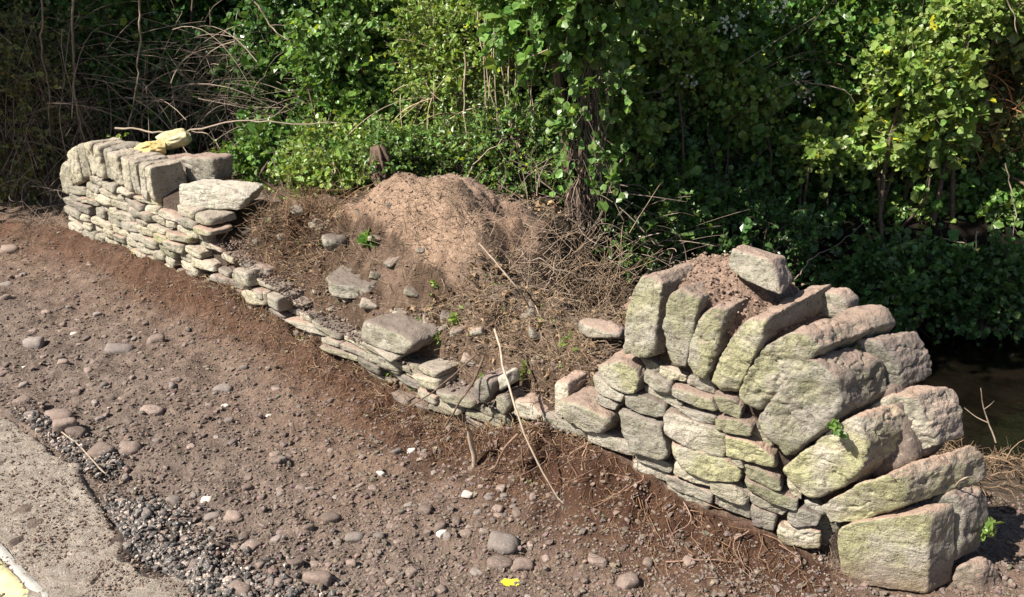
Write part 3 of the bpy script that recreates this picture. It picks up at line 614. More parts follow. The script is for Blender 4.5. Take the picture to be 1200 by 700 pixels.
# ------------------------------------------------------------------ pebbles
protoP = []
for k in range(14):
    r_ = np.random.default_rng(400 + k); s = (1, r_.uniform(.62, .95), r_.uniform(.42, .75)); v, f = rock_mesh(s, 400 + k, 3, k=9, pw=[8, 14, 10, 24][k % 4], amp=1.8)
    protoP.append((v, f))
meshP = {}
def pebble(x, y, size, k, mat, label, group, cat='pebble', name='pebble', yaw=0, sink=.25, flat=1.0):
    key = (k, mat.name)
    if key not in meshP:
        v, f = protoP[k]; meshP[key] = mesh_np(name, v, f, mat)
    o = bpy.data.objects.new(name, meshP[key]); COL.objects.link(o); z = H1(x, y)
    o.location = (x, y, z + size * (.28 - sink * .6) * flat); o.scale = (size, size, size * flat); o.rotation_euler = (0, 0, yaw); return tag(o, label, cat, group)
traced = [ # px, py, width px, label
 (67, 489, 32, PEB, 'largest rounded reddish stone in the row beside the road edge'),
 (28, 470, 20, PEB, 'reddish rounded stone at the left end of the row by the road edge'),
 (38, 487, 15, PEBG, 'small brown stone between two larger ones at the left road edge'),
 (77, 503, 24, PEB, 'flattish brown stone just below the largest stone by the road edge'),
 (90, 507, 24, PEB, 'oval brown stone touching the flattish one by the road edge'),
 (120, 530, 30, PEB, 'left one of two side by side stones right of the road edge row'),
 (152, 527, 26, PEB, 'right one of two side by side stones right of the road edge row'),
 (178, 482, 24, PEB, 'lone smooth oval brown stone above the pair of road edge stones'),
 (262, 454, 22, PEBG, 'dark angular stone lying in the middle of the bare soil at left'),
 (140, 409, 34, PEBG, 'long dark flat stone on the bare soil at upper left'),
 (182, 400, 20, PEB, 'rounded stone just right of the long dark flat stone'),
 (40, 403, 22, PEBG, 'grey rounded stone near the left edge of the excavated soil'),
 (242, 585, 15, PEBW, 'small pointed pale stone above the group near the asphalt rubble'),
 (250, 600, 20, PEBG, 'pale angular stone in the group above the asphalt rubble'),
 (273, 605, 22, PEB, 'brown stone at the right end of the group above the asphalt rubble'),
 (388, 603, 22, PEB, 'rounded brown stone on open soil right of the asphalt rubble'),
 (372, 676, 32, PEB, 'large brown oval stone near the bottom edge'),
 (346, 662, 18, PEB, 'reddish stone left of the large oval one near the bottom'),
 (282, 695, 28, PEB, 'reddish stone cut by the bottom edge of the picture'),
 (548, 583, 14, PEBW, 'single whitish pebble in the middle of the soil'),
 (590, 640, 38, PEBG, 'large dark brown stone above the yellow leaf'),
 (585, 657, 30, PEB, 'brown stone resting below the large dark stone near the yellow leaf'),
 (612, 656, 28, PEB, 'reddish brown stone right of the others near the yellow leaf'),
 (700, 658, 26, PEB, 'smooth rounded brown stone on the soil below the bank'),
 (735, 681, 26, PEB, 'brown stone near the bottom edge right of the smooth one'),
 (545, 622, 18, PEB, 'upright elongated brown pebble in the cluster in mid soil'),
 (498, 598, 20, PEB, 'rounded brown pebble at left of the cluster in mid soil'),
 (418, 629, 24, PEBG, 'dark flat pebble below left of the cluster in mid soil'),
 (10, 292, 20, PEB, 'rounded brown stone at the left edge below the hedge'),
 (8, 330, 14, PEBG, 'dark stone at the left edge a little below the rounded one')]
tr_xy = []
for i, (px, py, wd, mt, lab) in enumerate(traced):
    c = P(px, py, .01); sz = wd * np.linalg.norm(c - [0, 0, CH]) / FPX * 1.02; tr_xy.append((c[0], c[1], sz))
    pebble(c[0], c[1], sz, i % 14, mt, lab, None, 'stone', 'stone', yaw=rr.uniform(-.5, .5), sink=.42, flat=.95)
rp = np.random.default_rng(21); n = 0; tries = 0; TA = np.array(tr_xy)
LABP = 'small half sunk pebble strewn with many others over the bare soil'
while n < 268 and tries < 9000:
    tries += 1; px = rp.uniform(-20, 1215); py = 285 + 430 * rp.random() ** 1.1; c = P(px, py, .01)
    u, s = wall_coords(np.array([c[0]]), np.array([c[1]])); u, s = u[0], s[0]
    if s > -.12 or u > 5.15 or road_sd(np.array([c[0]]), np.array([c[1]]))[0] < .03: continue
    cl_d = float(fbm(np.array([[c[0], c[1], 0]]), .30, 2, 140)[0]); dens = .9 * (cl_d > -.05) * .35 + .12 + .65 * (px < 600) * (s < -.35) + .4 * (420 < px < 640) * (560 < py < 640)
    if rp.random() > dens: continue
    sz = .022 + .020 * rp.random() ** 2.2 + .012 * (px < 350) * rp.random()
    if (np.hypot(TA[:, 0] - c[0], TA[:, 1] - c[1]) < (TA[:, 2] + sz) * .55).any(): continue
    pebble(c[0], c[1], sz, int(rp.integers(14)), PEBW if rp.random() < .03 else (PEBG if rp.random() < .25 else PEB), LABP, 'pebbles strewn over the soil', yaw=rp.uniform(0, 6.28), sink=.50); n += 1

# crumbs, gravel and litter: uncountable stuff
def scatter_rocks(name, pts, sizes, mat, label, seed, flatk=(.4, .8), col=None, lift=.15):
    r_ = np.random.default_rng(seed); base, f = ico(1); nb = len(base); N = len(pts)
    S = sizes[:, None] * np.stack([np.ones(N), r_.uniform(.6, 1, N), r_.uniform(*flatk, N)], -1) * .5
    v = base[None] * (1 + r_.uniform(-.28, .22, (N, nb, 1))) * S[:, None]
    an = r_.uniform(0, 6.28, N); c_, s__ = np.cos(an)[:, None], np.sin(an)[:, None]
    x = v[..., 0] * c_ - v[..., 1] * s__; y = v[..., 0] * s__ + v[..., 1] * c_; v = np.stack([x, y, v[..., 2] + x * r_.uniform(-.4, .4, (N, 1))], -1)
    v = v + pts[:, None] + (sizes * lift)[:, None, None] * [0, 0, 1]
    F_ = (f[None] + (np.arange(N) * nb)[:, None, None]).reshape(-1, 3)
    cc = (r_.uniform(.7, 1.25, (N, 1)) * (1 + r_.normal(size=(N, 3)) * .05)) if col is None else col
    o = obj(name, v.reshape(-1, 3), F_, mat, smooth=False, col=np.repeat(cc, nb, 0)); return tag(o, label, None, kind='stuff')
def sample_front(N, r_, cond=None, pxr=(-30, 1230), pyr=(262, 730)):
    px = r_.uniform(*pxr, N); py = r_.uniform(*pyr, N)
    d = np.stack([(px - 600) / FPX, math.cos(R(PITCH)) + (350 - py) / FPX * math.sin(R(PITCH)), -math.sin(R(PITCH)) + (350 - py) / FPX * math.cos(R(PITCH))], -1)
    t = -CH / d[:, 2]; x, y = d[:, 0] * t, d[:, 1] * t; return x, y
x, y = sample_front(68000, rp); u, s = wall_coords(x, y); k = (s < -.02) & (road_sd(x, y) > .0) | ((s > .0) & (u > 5.0) & (s < .8)); x, y = x[k], y[k]
scatter_rocks('gravel', np.stack([x, y, H(x, y)], -1), rp.lognormal(math.log(.0062), .58, len(x)).clip(.0025, .026), GRIT, 'fine gravel and soil crumbs over the excavated ground', 1)
x = np.r_[rp.normal(-.28, .42, 2200), rp.uniform(-1.5, .4, 6500)]; y = np.r_[rp.normal(3.72, .36, 2200), rp.uniform(2.4, 4.1, 6500)]; u, s = wall_coords(x, y); k = (s > .03) & (s < 1.4); x, y = x[k], y[k]
scatter_rocks('soil_clods', np.stack([x, y, H(x, y)], -1), rp.lognormal(math.log(.0055), .5, len(x)).clip(.002, .02), GRIT, 'loose clods over the soil heap and broken wall', 2, col=rp.uniform(.9, 1.4, (len(x), 1)) * np.array([1, .93, .88]))
i_ = rp.integers(0, len(Vs), 3000); q = Vs[i_] + rp.normal(size=(3000, 3)) * [.01, .01, .002]
scatter_rocks('soil_crumbs', q, rp.lognormal(math.log(.006), .5, 3000).clip(.002, .018), GRIT, 'crumbs of dry soil on the near coping stones', 3, col=rp.uniform(1.1, 1.6, (3000, 1)) * np.array([1, .92, .85]))
# asphalt rubble
N = 5600; t = rp.random(N); bx = np.array([P(*p)[:2] for p in [(122, 588), (140, 615), (152, 645), (190, 670), (230, 690), (250, 720)]]); 
seg = t * (len(bx) - 1); i0 = seg.astype(int).clip(0, len(bx) - 2); fr = (seg - i0)[:, None]; c = bx[i0] * (1 - fr) + bx[i0 + 1] * fr
c = c + np.stack([np.abs(rp.normal(0, .15, N)) ** 1.25 * 1.1 - .02, rp.normal(0, .035, N)], -1)
extra = np.array([P(*p)[:2] for p in [(20, 490), (60, 515), (100, 535), (130, 550)]]); N2 = 1100; sg = rp.random(N2) * 3; i1 = sg.astype(int).clip(0, 2); fr = (sg - i1)[:, None]
c2 = extra[i1] * (1 - fr) + extra[i1 + 1] * fr + rp.normal(0, .03, (N2, 2)); c = np.vstack([c, c2])
k = road_sd(c[:, 0], c[:, 1]) > -.012; c = c[k]; sz = rp.lognormal(math.log(.0068), .6, len(c)).clip(.003, .028)
scatter_rocks('asphalt_rubble', np.c_[c, H(c[:, 0], c[:, 1]) + .001], sz, ASPH, 'black crumbled asphalt along the broken road edge', 4, (.5, 1), lift=.3,
              col=np.where(rp.random((len(c), 1)) < .3, rp.uniform(2.5, 4.5, (len(c), 1)) * np.array([1.1, .95, .85]), rp.uniform(.8, 2.4, (len(c), 1)) * np.array([1.06, 1, .95])))
# grit on the road
x, y = sample_front(9000, rp, pxr=(-60, 260), pyr=(470, 730)); k = road_sd(x, y) < -.02; x, y = x[k], y[k]
scatter_rocks('road_grit', np.c_[x, y, np.full(len(x), .014)], rp.lognormal(math.log(.005), .45, len(x)).clip(.002, .013), GRIT, 'loose grit lying on the dusty road', 5, col=rp.uniform(.7, 1.5, (len(x), 1)) * np.array([1.15, 1.1, 1.05]))

# ------------------------------------------------------------------ straw, litter and roots
def straws(name, base, dirs, lens, rad, mat, label, seed, parent=None, curl=.35, cols=None, K=5, kind='stuff', sides=3):
    r_ = np.random.default_rng(seed); N = len(base); t = np.linspace(0, 1, K)[None, :, None]
    bend = r_.normal(size=(N, 1, 3)) * curl * lens[:, None, None]; b2 = r_.normal(size=(N, 1, 3)) * curl * .5 * lens[:, None, None]
    p = base[:, None] + dirs[:, None] * lens[:, None, None] * t + bend * t * (1 - t) + b2 * np.sin(t * 9.4) * .25
    rad_ = rad[:, None] * np.linspace(1, .45, K)[None]
    v, f = tubes(p, rad_, sides); cc = r_.uniform(.6, 1.35, (N, 1)) * np.ones(3) if cols is None else cols
    o = obj(name, v, f, mat, parent, col=np.repeat(cc, K * sides, 0))
    if kind and not parent: tag(o, label, None, kind=kind)
    return o
def rdirs(N, r_, up=0.0, zs=.35):
    d = r_.normal(size=(N, 3)) * [1, 1, zs] + [0, 0, up]; return d / np.linalg.norm(d, axis=1)[:, None]
def litter(name, cen, spread, N, label, seed, lenr=(.03, .12), rad=.0011, up=.12, mat=None, lift=.01, zs=.35, cols=None):
    r_ = np.random.default_rng(seed); B = []
    for (cx, cy, sx, sy, wgt) in cen:
        k = int(N * wgt); B.append(np.stack([r_.normal(cx, sx, k), r_.normal(cy, sy, k)], -1))
    B = np.vstack(B); z = H(B[:, 0], B[:, 1]); base = np.c_[B, z + np.abs(r_.normal(0, lift, len(B)))]
    return straws(name, base, rdirs(len(B), r_, up, zs), r_.uniform(*lenr, len(B)), r_.uniform(.6, 1.6, len(B)) * rad, mat or DRYG, label, seed, cols=cols)
def WW(u, s): p = W(u, s, 0); return p[0], p[1]
# dead grass over the low wall and over the left remnant
cen = [(*WW(u, s), .10, .08, .1) for u, s in ((2.35, .1), (2.6, .12), (2.3, .3), (2.9, .2), (3.2, .35), (3.75, .15), (3.95, .22), (4.05, .3), (3.6, .3), (4.18, .15))]
litter('dry_grass', cen, 0, 3800, 'dead grass and stems matted over the low broken wall', 31, (.02, .10), .0010)
r_ = np.random.default_rng(131); N = 3800; u = r_.uniform(2.1, 4.35, N); q_ = r_.uniform(-.10, .62, N) * r_.uniform(.3, 1, N); B = np.array([W(a_, b_, 0) for a_, b_ in zip(u, q_)]); B[:, 2] = H(B[:, 0], B[:, 1]) + .004
k_ = ~((((B[:, 0] + .36) / .38) ** 2 + ((B[:, 1] - 3.52) / .42) ** 2) < 1); B = B[k_]; N = len(B)
straws('root_litter', B, rdirs(N, r_, .25, .5), r_.uniform(.015, .075, N), r_.uniform(.0006, .0018, N), DRYG, 'dark and pale root scraps knotted into the rubble of the low wall', 132, curl=.5, cols=r_.choice([.35, .55, .8, 1.5, 1.9], (N, 1)) * np.array([1, .93, .84]))
cen = [(*WW(u, s), .07, .05, .2) for u, s in ((1.75, .15), (1.95, .12), (1.9, .28), (2.1, .1), (2.2, .2))]
o = litter('dry_grass', cen, 0, 500, 'dead grass tufts around the loose slab on the far left wall', 32, (.03, .10), .0012, lift=.02)
# tangled brush heap between soil heap and near wall end
r_ = np.random.default_rng(33); N = 1150
cx = np.c_[r_.normal(.23, .12, N), r_.normal(3.30, .13, N), np.abs(r_.normal(.0, .13, N))]; cx[:, 2] += .08
straws('brush_heap', cx, rdirs(N, r_, .1, .8), r_.uniform(.08, .38, N), r_.uniform(.001, .0028, N), TWIG, 'tangled heap of torn out dry stems and roots between the soil heap and the near wall end', 33, curl=.5, cols=r_.uniform(.25, 1.5, (N, 1)) * np.array([1.05, .95, .8]), K=6)
litter('dry_grass', [(.1, 3.2, .16, .1, .5), (.3, 3.3, .15, .12, .5)], 0, 300, 'pale dead grass over the brush heap', 34, (.05, .2), .0012, up=.4, lift=.12, zs=.7)
# clod stems left of the middle
r_ = np.random.default_rng(35); N = 520; B = np.c_[r_.normal(-.97, .13, N), r_.normal(3.70, .11, N)]; B = np.c_[B, H(B[:, 0], B[:, 1]) + np.abs(r_.normal(0, .05, N))]
straws('root_clod', B, rdirs(N, r_, .0, .9), r_.uniform(.04, .22, N), r_.uniform(.0008, .002, N), DRYG, 'clod of earth bristling with fine reddish roots over the broken wall', 35, curl=.5, cols=r_.uniform(.45, 1.2, (N, 1)) * np.array([1.0, .8, .65]))
# fine roots hanging from the bank under the wall
r_ = np.random.default_rng(36); N = 2000; u = np.r_[r_.uniform(1.0, 4.2, 1300), r_.uniform(3.4, 5.0, 700)]; s = -np.abs(r_.normal(.06, .09, N)); B = np.array([W(a, b, 0) for a, b in zip(u, s)]); B[:, 2] = H(B[:, 0], B[:, 1]) + .005
d = r_.normal(size=(N, 3)) * [.6, .6, .4] + [-.25, -.35, -.35]; d /= np.linalg.norm(d, axis=1)[:, None]
straws('fine_roots', B, d, r_.uniform(.03, .13, N), r_.uniform(.0006, .0015, N), DRYG, 'fine reddish roots fraying out of the earth bank under the wall', 36, curl=.5, cols=r_.uniform(.5, 1.1, (N, 1)) * np.array([.95, .78, .65]))
x, y = sample_front(1500, r_); u, s = wall_coords(x, y); k = (s < -.05) & (road_sd(x, y) > 0) & (u < 5.3); x, y = x[k], y[k]; N = len(x)
straws('plant_scraps', np.c_[x, y, H(x, y) + .004], rdirs(N, r_, .08, .15), r_.uniform(.015, .06, N), r_.uniform(.0005, .0011, N), DRYG, 'scraps of dry root and straw on the bare soil', 37, curl=.3)
# bank litter on the right
N = 2600; x = r_.uniform(1.25, 2.5, N); y = r_.normal(0, .11, N) + 2.84 + (x - 1.6) * .42
straws('leaf_litter', np.c_[x, y, H(x, y) + np.abs(r_.normal(0, .02, N))], rdirs(N, r_, .1, .3), r_.uniform(.03, .13, N), r_.uniform(.0008, .0025, N), DRYG, 'dead stems and litter heaped on the stream bank beyond the wall end', 38, cols=r_.uniform(.45, 1.25, (N, 1)) * np.array([1, .92, .82]))
# left foot of hedge
N = 900; x = r_.uniform(-3.6, -2.5, N); y = r_.normal(4.85, .2, N)
straws('dry_grass', np.c_[x, y, H(x, y)], rdirs(N, r_, .3, .5), r_.uniform(.03, .12, N), r_.uniform(.0008, .0016, N), DRYG, 'thin dead grass at the foot of the hedge left of the wall', 39)

def stick(name, pts, r0, r1, mat, label, cat, group=None, k=22, wob=.004, forks=(), sides=7, seed=0):
    """pts world points; forks: (fraction, end point, radius)"""
    p = spline(pts, k); p = p + np.stack([fbm(p, .06, 2, 500 + seed + i) for i in range(3)], -1) * wob
    v, f = tubes(p[None], np.linspace(r0, r1, k)[None] * (1 + .12 * noise(p * 60, 3)[None]), sides); VV = [v]; FF = [f]; nv_ = len(v)
    for fr_, q, rr_ in forks:
        a = p[int(fr_ * (k - 1))]; q = np.asarray(q, float); mid = (a + q) / 2 + rng.normal(size=3) * np.linalg.norm(q - a) * .08
        pp_ = spline([a, mid, q], 10); v2, f2 = tubes(pp_[None], np.linspace(rr_, rr_ * .4, 10)[None], 5); VV.append(v2); FF.append(f2 + nv_); nv_ += len(v2)
    base = pts[0]; o = obj(name, np.vstack(VV), np.vstack(FF), mat, loc=base, col=np.ones((nv_, 3))); return tag(o, label, cat, group)
stick('stick', [P(580, 386, .44), P(590, 430, .38), P(606, 482, .30), P(633, 549, .15), P(660, 590, .05), P(687, 611, .012)], .0038, .0022, PALEST, 'long thin pale stick leaning from the low wall down to the soil', 'stick')
stick('stick', [P(566, 418, .36), P(556, 445, .30), P(540, 470, .24), P(520, 503, .14)], .0045, .003, BARK, 'short brown stick leaning diagonally against the middle of the bank', 'stick', seed=3)
stick('stick', [P(556, 416, .37), P(530, 440, .31), P(490, 470, .2), P(445, 492, .10)], .003, .0018, BARK, 'thin curved brown stem slanting left from the same tuft as the long pale stick', 'stick', seed=5)
stick('root_stub', [P(549, 503, .18), P(552, 522, .11), P(556, 548, .02)], .0095, .008, PALEST, 'thick pale cut root stub standing against the bank', 'root', k=8)
stick('root', [P(607, 508, .22), P(592, 525, .17), P(582, 545, .08), P(575, 551, .05)], .0042, .003, ROOTM, 'bent brown root curving down left of the long pale stick', 'root', seed=7)
stick('root', [P(608, 515, .2), P(612, 530, .15), P(615, 552, .07)], .003, .002, ROOTM, 'short wavy root hanging just behind the long pale stick', 'root', seed=9)
stick('root', [P(708, 540, .17), P(718, 560, .12), P(722, 572, .07)], .0035, .002, ROOTM, 'forked root poking from the bank under the near wall end', 'root', seed=11, forks=((.5, P(710, 572, .09), .002), (.8, P(732, 570, .07), .002)))
stick('root', [P(636, 513, .2), P(650, 523, .17), P(656, 530, .13)], .003, .002, ROOTM, 'small pale root right of the long pale stick near the wall base', 'root', seed=12, forks=((.3, P(638, 548, .09), .002),))
stick('root', [P(664, 500, .2), P(667, 530, .13), P(673, 556, .06)], .0028, .0018, ROOTM, 'thin root hanging below the first big stone of the near wall end', 'root', seed=13)
stick('twig', [P(62, 500, .01), P(90, 520, .02), P(120, 552, .02), P(126, 553, .02)], .003, .002, PALEST, 'pale twig lying along the road edge at left', 'twig', seed=14, wob=.001, forks=((.6, P(135, 545, .02), .0015),))
stick('twig', [P(780, 660, .02), P(830, 657, .03), P(875, 660, .02)], .0022, .0015, ROOTM, 'thin root lying flat on soil below the near wall end', 'twig', seed=15)
stick('twig', [P(1110, 580, .20), P(1128, 562, .3), P(1138, 558, .3)], .003, .002, PALEST, 'short pale twig wedged between two stones at the near end of the wall', 'twig', seed=16, k=8)
stick('twig', [P(1168, 520, 0.02), P(1155, 485, .12), P(1149, 455, .22)], .003, .0015, PALEST, 'bare forked twig sticking up on the stream bank at right', 'twig', seed=17, forks=((.35, P(1130, 478, .10), .0018), (.6, P(1165, 470, .18), .0015)))
stick('twig', [P(1170, 615, 0.02), P(1185, 606, .02), P(1200, 600, .02)], .0025, .0015, BARK, 'dark twig on bare soil beyond the wall end at the right edge', 'twig', seed=18)
stick('stick', [P(500, 245, .60), P(520, 252, .60), P(545, 262, .56), P(600, 300, .45)], .004, .002, TWIG, 'thin stick lying across the right shoulder of the soil heap', 'stick', seed=19)
stick('stick', [P(640, 395, .28), P(615, 350, .45), P(600, 330, .52), P(560, 285, .62)], .004, .0025, PALEST, 'pale bare stick rising out of the brush heap', 'stick', seed=20)
for i, (a_, b_, c_) in enumerate([((575, 330), (600, 352), (650, 395)), ((560, 300), (585, 330), (640, 345)), ((600, 290), (640, 310), (690, 330)), ((585, 345), (590, 380), (600, 400)), ((650, 300), (640, 340), (655, 385)), ((560, 350), (620, 340), (680, 350))]):
    pts = [PY(*q, yy) for q, yy in zip((a_, b_, c_), (3.25, 3.15, 3.1))]
    stick('bramble_stem', pts, .0035, .002, TWIG, 'dry arching stem in the brush heap behind the low wall', 'stem', 'arching stems in the brush heap', seed=21 + i, wob=.02)
# hanging roots and stems on the bank face, individually
r_ = np.random.default_rng(44)
for i in range(34):
    u = r_.uniform(3.5, 4.95) if i % 4 else r_.uniform(1.4, 3.2); z0 = np.interp(u, SB[:, 0], SB[:, 1]); a_ = W(u, -.03, z0 + r_.uniform(-.02, .03)); L = r_.uniform(.05, .13)
    b_ = W(min(u + r_.normal() * .02, 5.2), -.06, a_[2] - L * .5); c_ = W(min(max(u + r_.normal() * .05, .1), 5.2), -.10 - r_.uniform(0, .05), a_[2] - L)
    c_[2] = max(c_[2], H1(c_[0], c_[1]) + .004); b_[2] = max(b_[2], H1(b_[0], b_[1]) + .006)
    stick('root', [a_, b_, c_], r_.uniform(.0013, .0026), .0008, ROOTM, 'thin broken root hanging out of the earth bank under the wall', 'root', 'roots hanging out of the bank', k=10, wob=.012, seed=60 + i, sides=5)

# ------------------------------------------------------------------ leaves and plants
LT = np.array([(0, 0, 0), (.42, .30, .10), (.34, .72, .12), (0, 1.0, -.06), (-.34, .72, .12), (-.42, .30, .10)])
LF = np.array([(0, 1, 2, 3), (0, 3, 4, 5)])
def leaves(pos, dirs, nrm, size, tmpl=LT):
    N = len(pos); y = dirs / np.linalg.norm(dirs, axis=1)[:, None]; x = np.cross(y, nrm); x /= np.linalg.norm(x, axis=1)[:, None] + 1e-9; z = np.cross(x, y)
    v = pos[:, None] + size[:, None, None] * (tmpl[None, :, :1] * x[:, None] + tmpl[None, :, 1:2] * y[:, None] + tmpl[None, :, 2:] * z[:, None])
    f = (LF[None] + (np.arange(N) * 6)[:, None, None]).reshape(-1, 4); return v.reshape(-1, 3), f
def foliage(parent, tw0, tw1, nl, size, mat, seed, name='foliage', col=(1, 1, 1), var=.3, droop=.15, sheen=.6, wide=1.0, stems=True, yellow=.006, stem_r=.0012):
    """twigs from tw0 to tw1 (N,3) each carrying nl leaves"""
    r_ = np.random.default_rng(seed); N = len(tw0); K = 5; t = np.linspace(0, 1, K)[None, :, None]; L = np.linalg.norm(tw1 - tw0, axis=1)
    dr = np.array([0, 0, -1.]) * droop; bend = r_.normal(size=(N, 1, 3)) * .18 * L[:, None, None]
    curve = lambda tt: tw0[:, None] + (tw1 - tw0)[:, None] * tt + bend * tt * (1 - tt) + dr * L[:, None, None] * tt ** 2
    if stems:
        v, f = tubes(curve(t), stem_r * np.linspace(1.3, .5, K)[None] * np.ones((N, 1)), 3); obj('stems', v, f, TWIG, parent, col=np.full((len(v), 3), .8))
    tt = r_.uniform(.12, 1.02, (N, nl, 1)); p = curve(tt); ax = (tw1 - tw0) / L[:, None]; d = r_.normal(size=(N, nl, 3)) * .8 + ax[:, None] * .7 + [0, 0, -droop]
    d = d.reshape(-1, 3); nrm = r_.normal(size=d.shape) * (sheen + .15) + [-.4, -.35, .75]; pos = p.reshape(-1, 3)
    s = size * r_.lognormal(-.05, .32, len(pos)); tm = LT * [wide, 1, 1]
    v, f = leaves(pos, d, nrm, s, tm); tc = r_.uniform(1 - var, 1 + var, (N, 1, 1)) * r_.uniform(1 - var * .7, 1 + var * .7, (N, nl, 1)) * np.array(col) * (1 + r_.normal(size=(N, nl, 3)) * .07)
    ym = r_.random((N, nl, 1)) < yellow; tc = np.where(ym, np.array([3.2, 2.2, .8]), tc)
    return obj(name, v, f, mat, parent, smooth=False, col=np.repeat(tc.reshape(-1, 3).clip(.02, 6), 6, 0))
def shrub(name, c, rad, ntw, nl, size, mat, label, cat, seed, twl=(.12, .3), up=.25, out=.7, group=None, shell=.45, base=None, limbs=7, **kw):
    """ellipsoid bush centred at c (x,y,z) with half sizes rad, uneven by noise"""
    r_ = np.random.default_rng(seed); c = np.array(c, float); rad = np.array(rad, float); bz = H1(c[0], c[1]) if base is None else base
    root = empty(name, (c[0], c[1], bz), label, cat, group)
    d = r_.normal(size=(ntw * 2, 3)); d /= np.linalg.norm(d, axis=1)[:, None]; rr_ = (shell + (1 - shell) * r_.random(len(d)) ** .6) * (1 + .35 * fbm(d * 1.0 + seed, .45, 3, seed))
    gap = fbm(c + d * rad, .22, 2, seed + 3) > -.28; d, rr_ = d[gap][:ntw], rr_[gap][:ntw]
    p0 = c + d * rad * rr_[:, None]; p0[:, 2] = np.maximum(p0[:, 2], H(p0[:, 0], p0[:, 1], False) + .03)
    L = r_.uniform(*twl, len(d)); dd = d * out + r_.normal(size=d.shape) * .5 + [0, 0, up]; dd /= np.linalg.norm(dd, axis=1)[:, None]
    foliage(root, p0 - dd * L[:, None] * .3, p0 + dd * L[:, None] * .7, nl, size, mat, seed + 1, **kw)
    # limbs that carry it
    paths = []; rd = []
    for i in range(limbs):
        q = c + (r_.normal(size=3) * .45).clip(-.8, .8) * rad; b = np.array([c[0] + r_.normal() * .12 * rad[0] * 2, c[1] + r_.normal() * .08, bz - .05]); q[2] = max(q[2], bz + .2)
        mid = (b + q) / 2 + r_.normal(size=3) * [.08, .08, .05]; paths.append(spline([b, mid, q], 9)); rd.append(np.linspace(1, .3, 9) * r_.uniform(.006, .016))
    v, f = tubes(paths, rd, 6); obj('branches', v, f, BARK, root, col=np.ones((len(v), 3)))
    return root
def at(px, py, y): return PY(px, py, y)
# hedge row, left to right. centre px/py at depth y
def sh(name, px, py, y, rx, ry, rz, n, nl, size, mat, label, seed, **kw):
    c = at(px, py, y); return shrub(name, c, (rx, ry, rz), n, nl, size, mat, label, kw.pop('cat', 'shrub'), seed, **kw)
sh('shrub', 20, 130, 5.5, .42, .35, .55, 714, 12, 0.0192, LEAFY, 'small leaved olive shrub at the left edge of the hedge', 601, group=None, var=.4)
sh('ivy_bush', 130, 60, 5.9, .30, .28, .55, 561, 10, 0.0296, LEAFD, 'dark ivy hanging above the left end of the wall', 602, wide=1.15, yellow=.05)
sh('ivy_bush', 250, 115, 5.9, .45, .28, .40, 561, 10, 0.0311, LEAFD, 'dark ivy in shade above the yellow bag', 603, wide=1.15)
sh('ivy_bush', 355, 90, 5.6, .38, .30, .62, 1054, 12, 0.0326, LEAFD, 'dense dark ivy right of the brambles, above the loose slab', 604, wide=1.2)
sh('shrub', 335, 195, 5.05, .30, .2, .20, 612, 11, 0.0281, LEAFM, 'low leafy weeds just behind the loose pale slab', 605, cat='weeds')
sh('shrub', 420, 55, 5.3, .34, .32, .50, 1054, 12, 0.0311, LEAFM, 'bright leafy shrub left of centre at the top', 606, yellow=.03)
sh('shrub', 455, 140, 5.2, .38, .28, .30, 816, 12, 0.0281, LEAFM, 'mid green shrub behind the rotten stump', 607)
sh('weed_patch', 505, 190, 4.75, .33, .18, .13, 714, 11, 0.0222, LEAFL, 'bright yellow green weeds along the top of the soil heap', 608, cat='weeds', up=.7)
sh('weed_patch', 405, 185, 4.75, .25, .18, .12, 408, 11, 0.0237, LEAFL, 'bright weeds left of the rotten stump', 609, cat='weeds', up=.6)
sh('shrub', 545, 60, 5.0, .36, .30, .50, 1020, 12, 0.0252, LEAFL, 'light green narrow leaved shrub at the top centre among tall bare stems', 610, wide=.7, up=.5)
sh('shrub', 600, 190, 4.6, .32, .22, .30, 714, 11, 0.0222, LEAFM, 'fine leaved green growth left of the ivy covered trunk', 611, wide=.7, up=.5, yellow=.05)
sh('shrub', 810, 60, 5.1, .50, .32, .45, 1360, 12, 0.0296, LEAFM, 'hawthorn with white blossom right of the trunk', 612, cat='hawthorn')
sh('ivy_bush', 780, 180, 5.1, .42, .30, .45, 1190, 12, 0.0296, LEAFD, 'dark green bush right of the trunk behind the first coping stones', 613)
sh('shrub', 905, 130, 5.2, .48, .30, .62, 1530, 12, 0.0296, LEAFD, 'deep green bush above the top of the near wall end', 614, col=(1.4, 1.4, 1.2))
sh('ivy_bush', 960, 240, 5.1, .50, .30, .42, 1292, 12, 0.0311, LEAFD, 'shaded ivy behind the loose block on the near wall end', 615, wide=1.1)
sh('shrub', 1070, 115, 4.9, .26, .25, .36, 816, 12, 0.0370, LEAFL, 'sunlit large leaved bush at upper right', 616, wide=1.2, yellow=.04)
sh('ivy_bush', 1045, 230, 5.1, .42, .26, .40, 1054, 12, 0.0326, LEAFM, 'mid green ivy overhanging the stream', 617, wide=1.15)
sh('shrub', 1165, 60, 5.1, .34, .28, .5, 884, 12, 0.0333, LEAFY, 'yellowish leaved bush in the top right corner', 618, yellow=.05)
sh('shrub', 1175, 240, 5.0, .30, .26, .42, 714, 12, 0.0296, LEAFM, 'leafy growth at the right edge above the stream', 619)
sh('shrub', 1000, 20, 5.2, .55, .3, .35, 952, 12, 0.0311, LEAFM, 'green bush along the top edge right of the hawthorn', 620, yellow=.03)
sh('shrub', 735, 270, 4.5, .26, .22, .26, 612, 11, 0.0237, LEAFM, 'low leafy weeds at the foot of the trunk, behind the first coping stone', 621, cat='weeds', up=.5)
sh('ivy_bush', 850, 290, 4.6, .5, .22, .28, 714, 10, 0.0266, LEAFD, 'sparse dark ivy behind the spilled soil on the near wall end', 622)
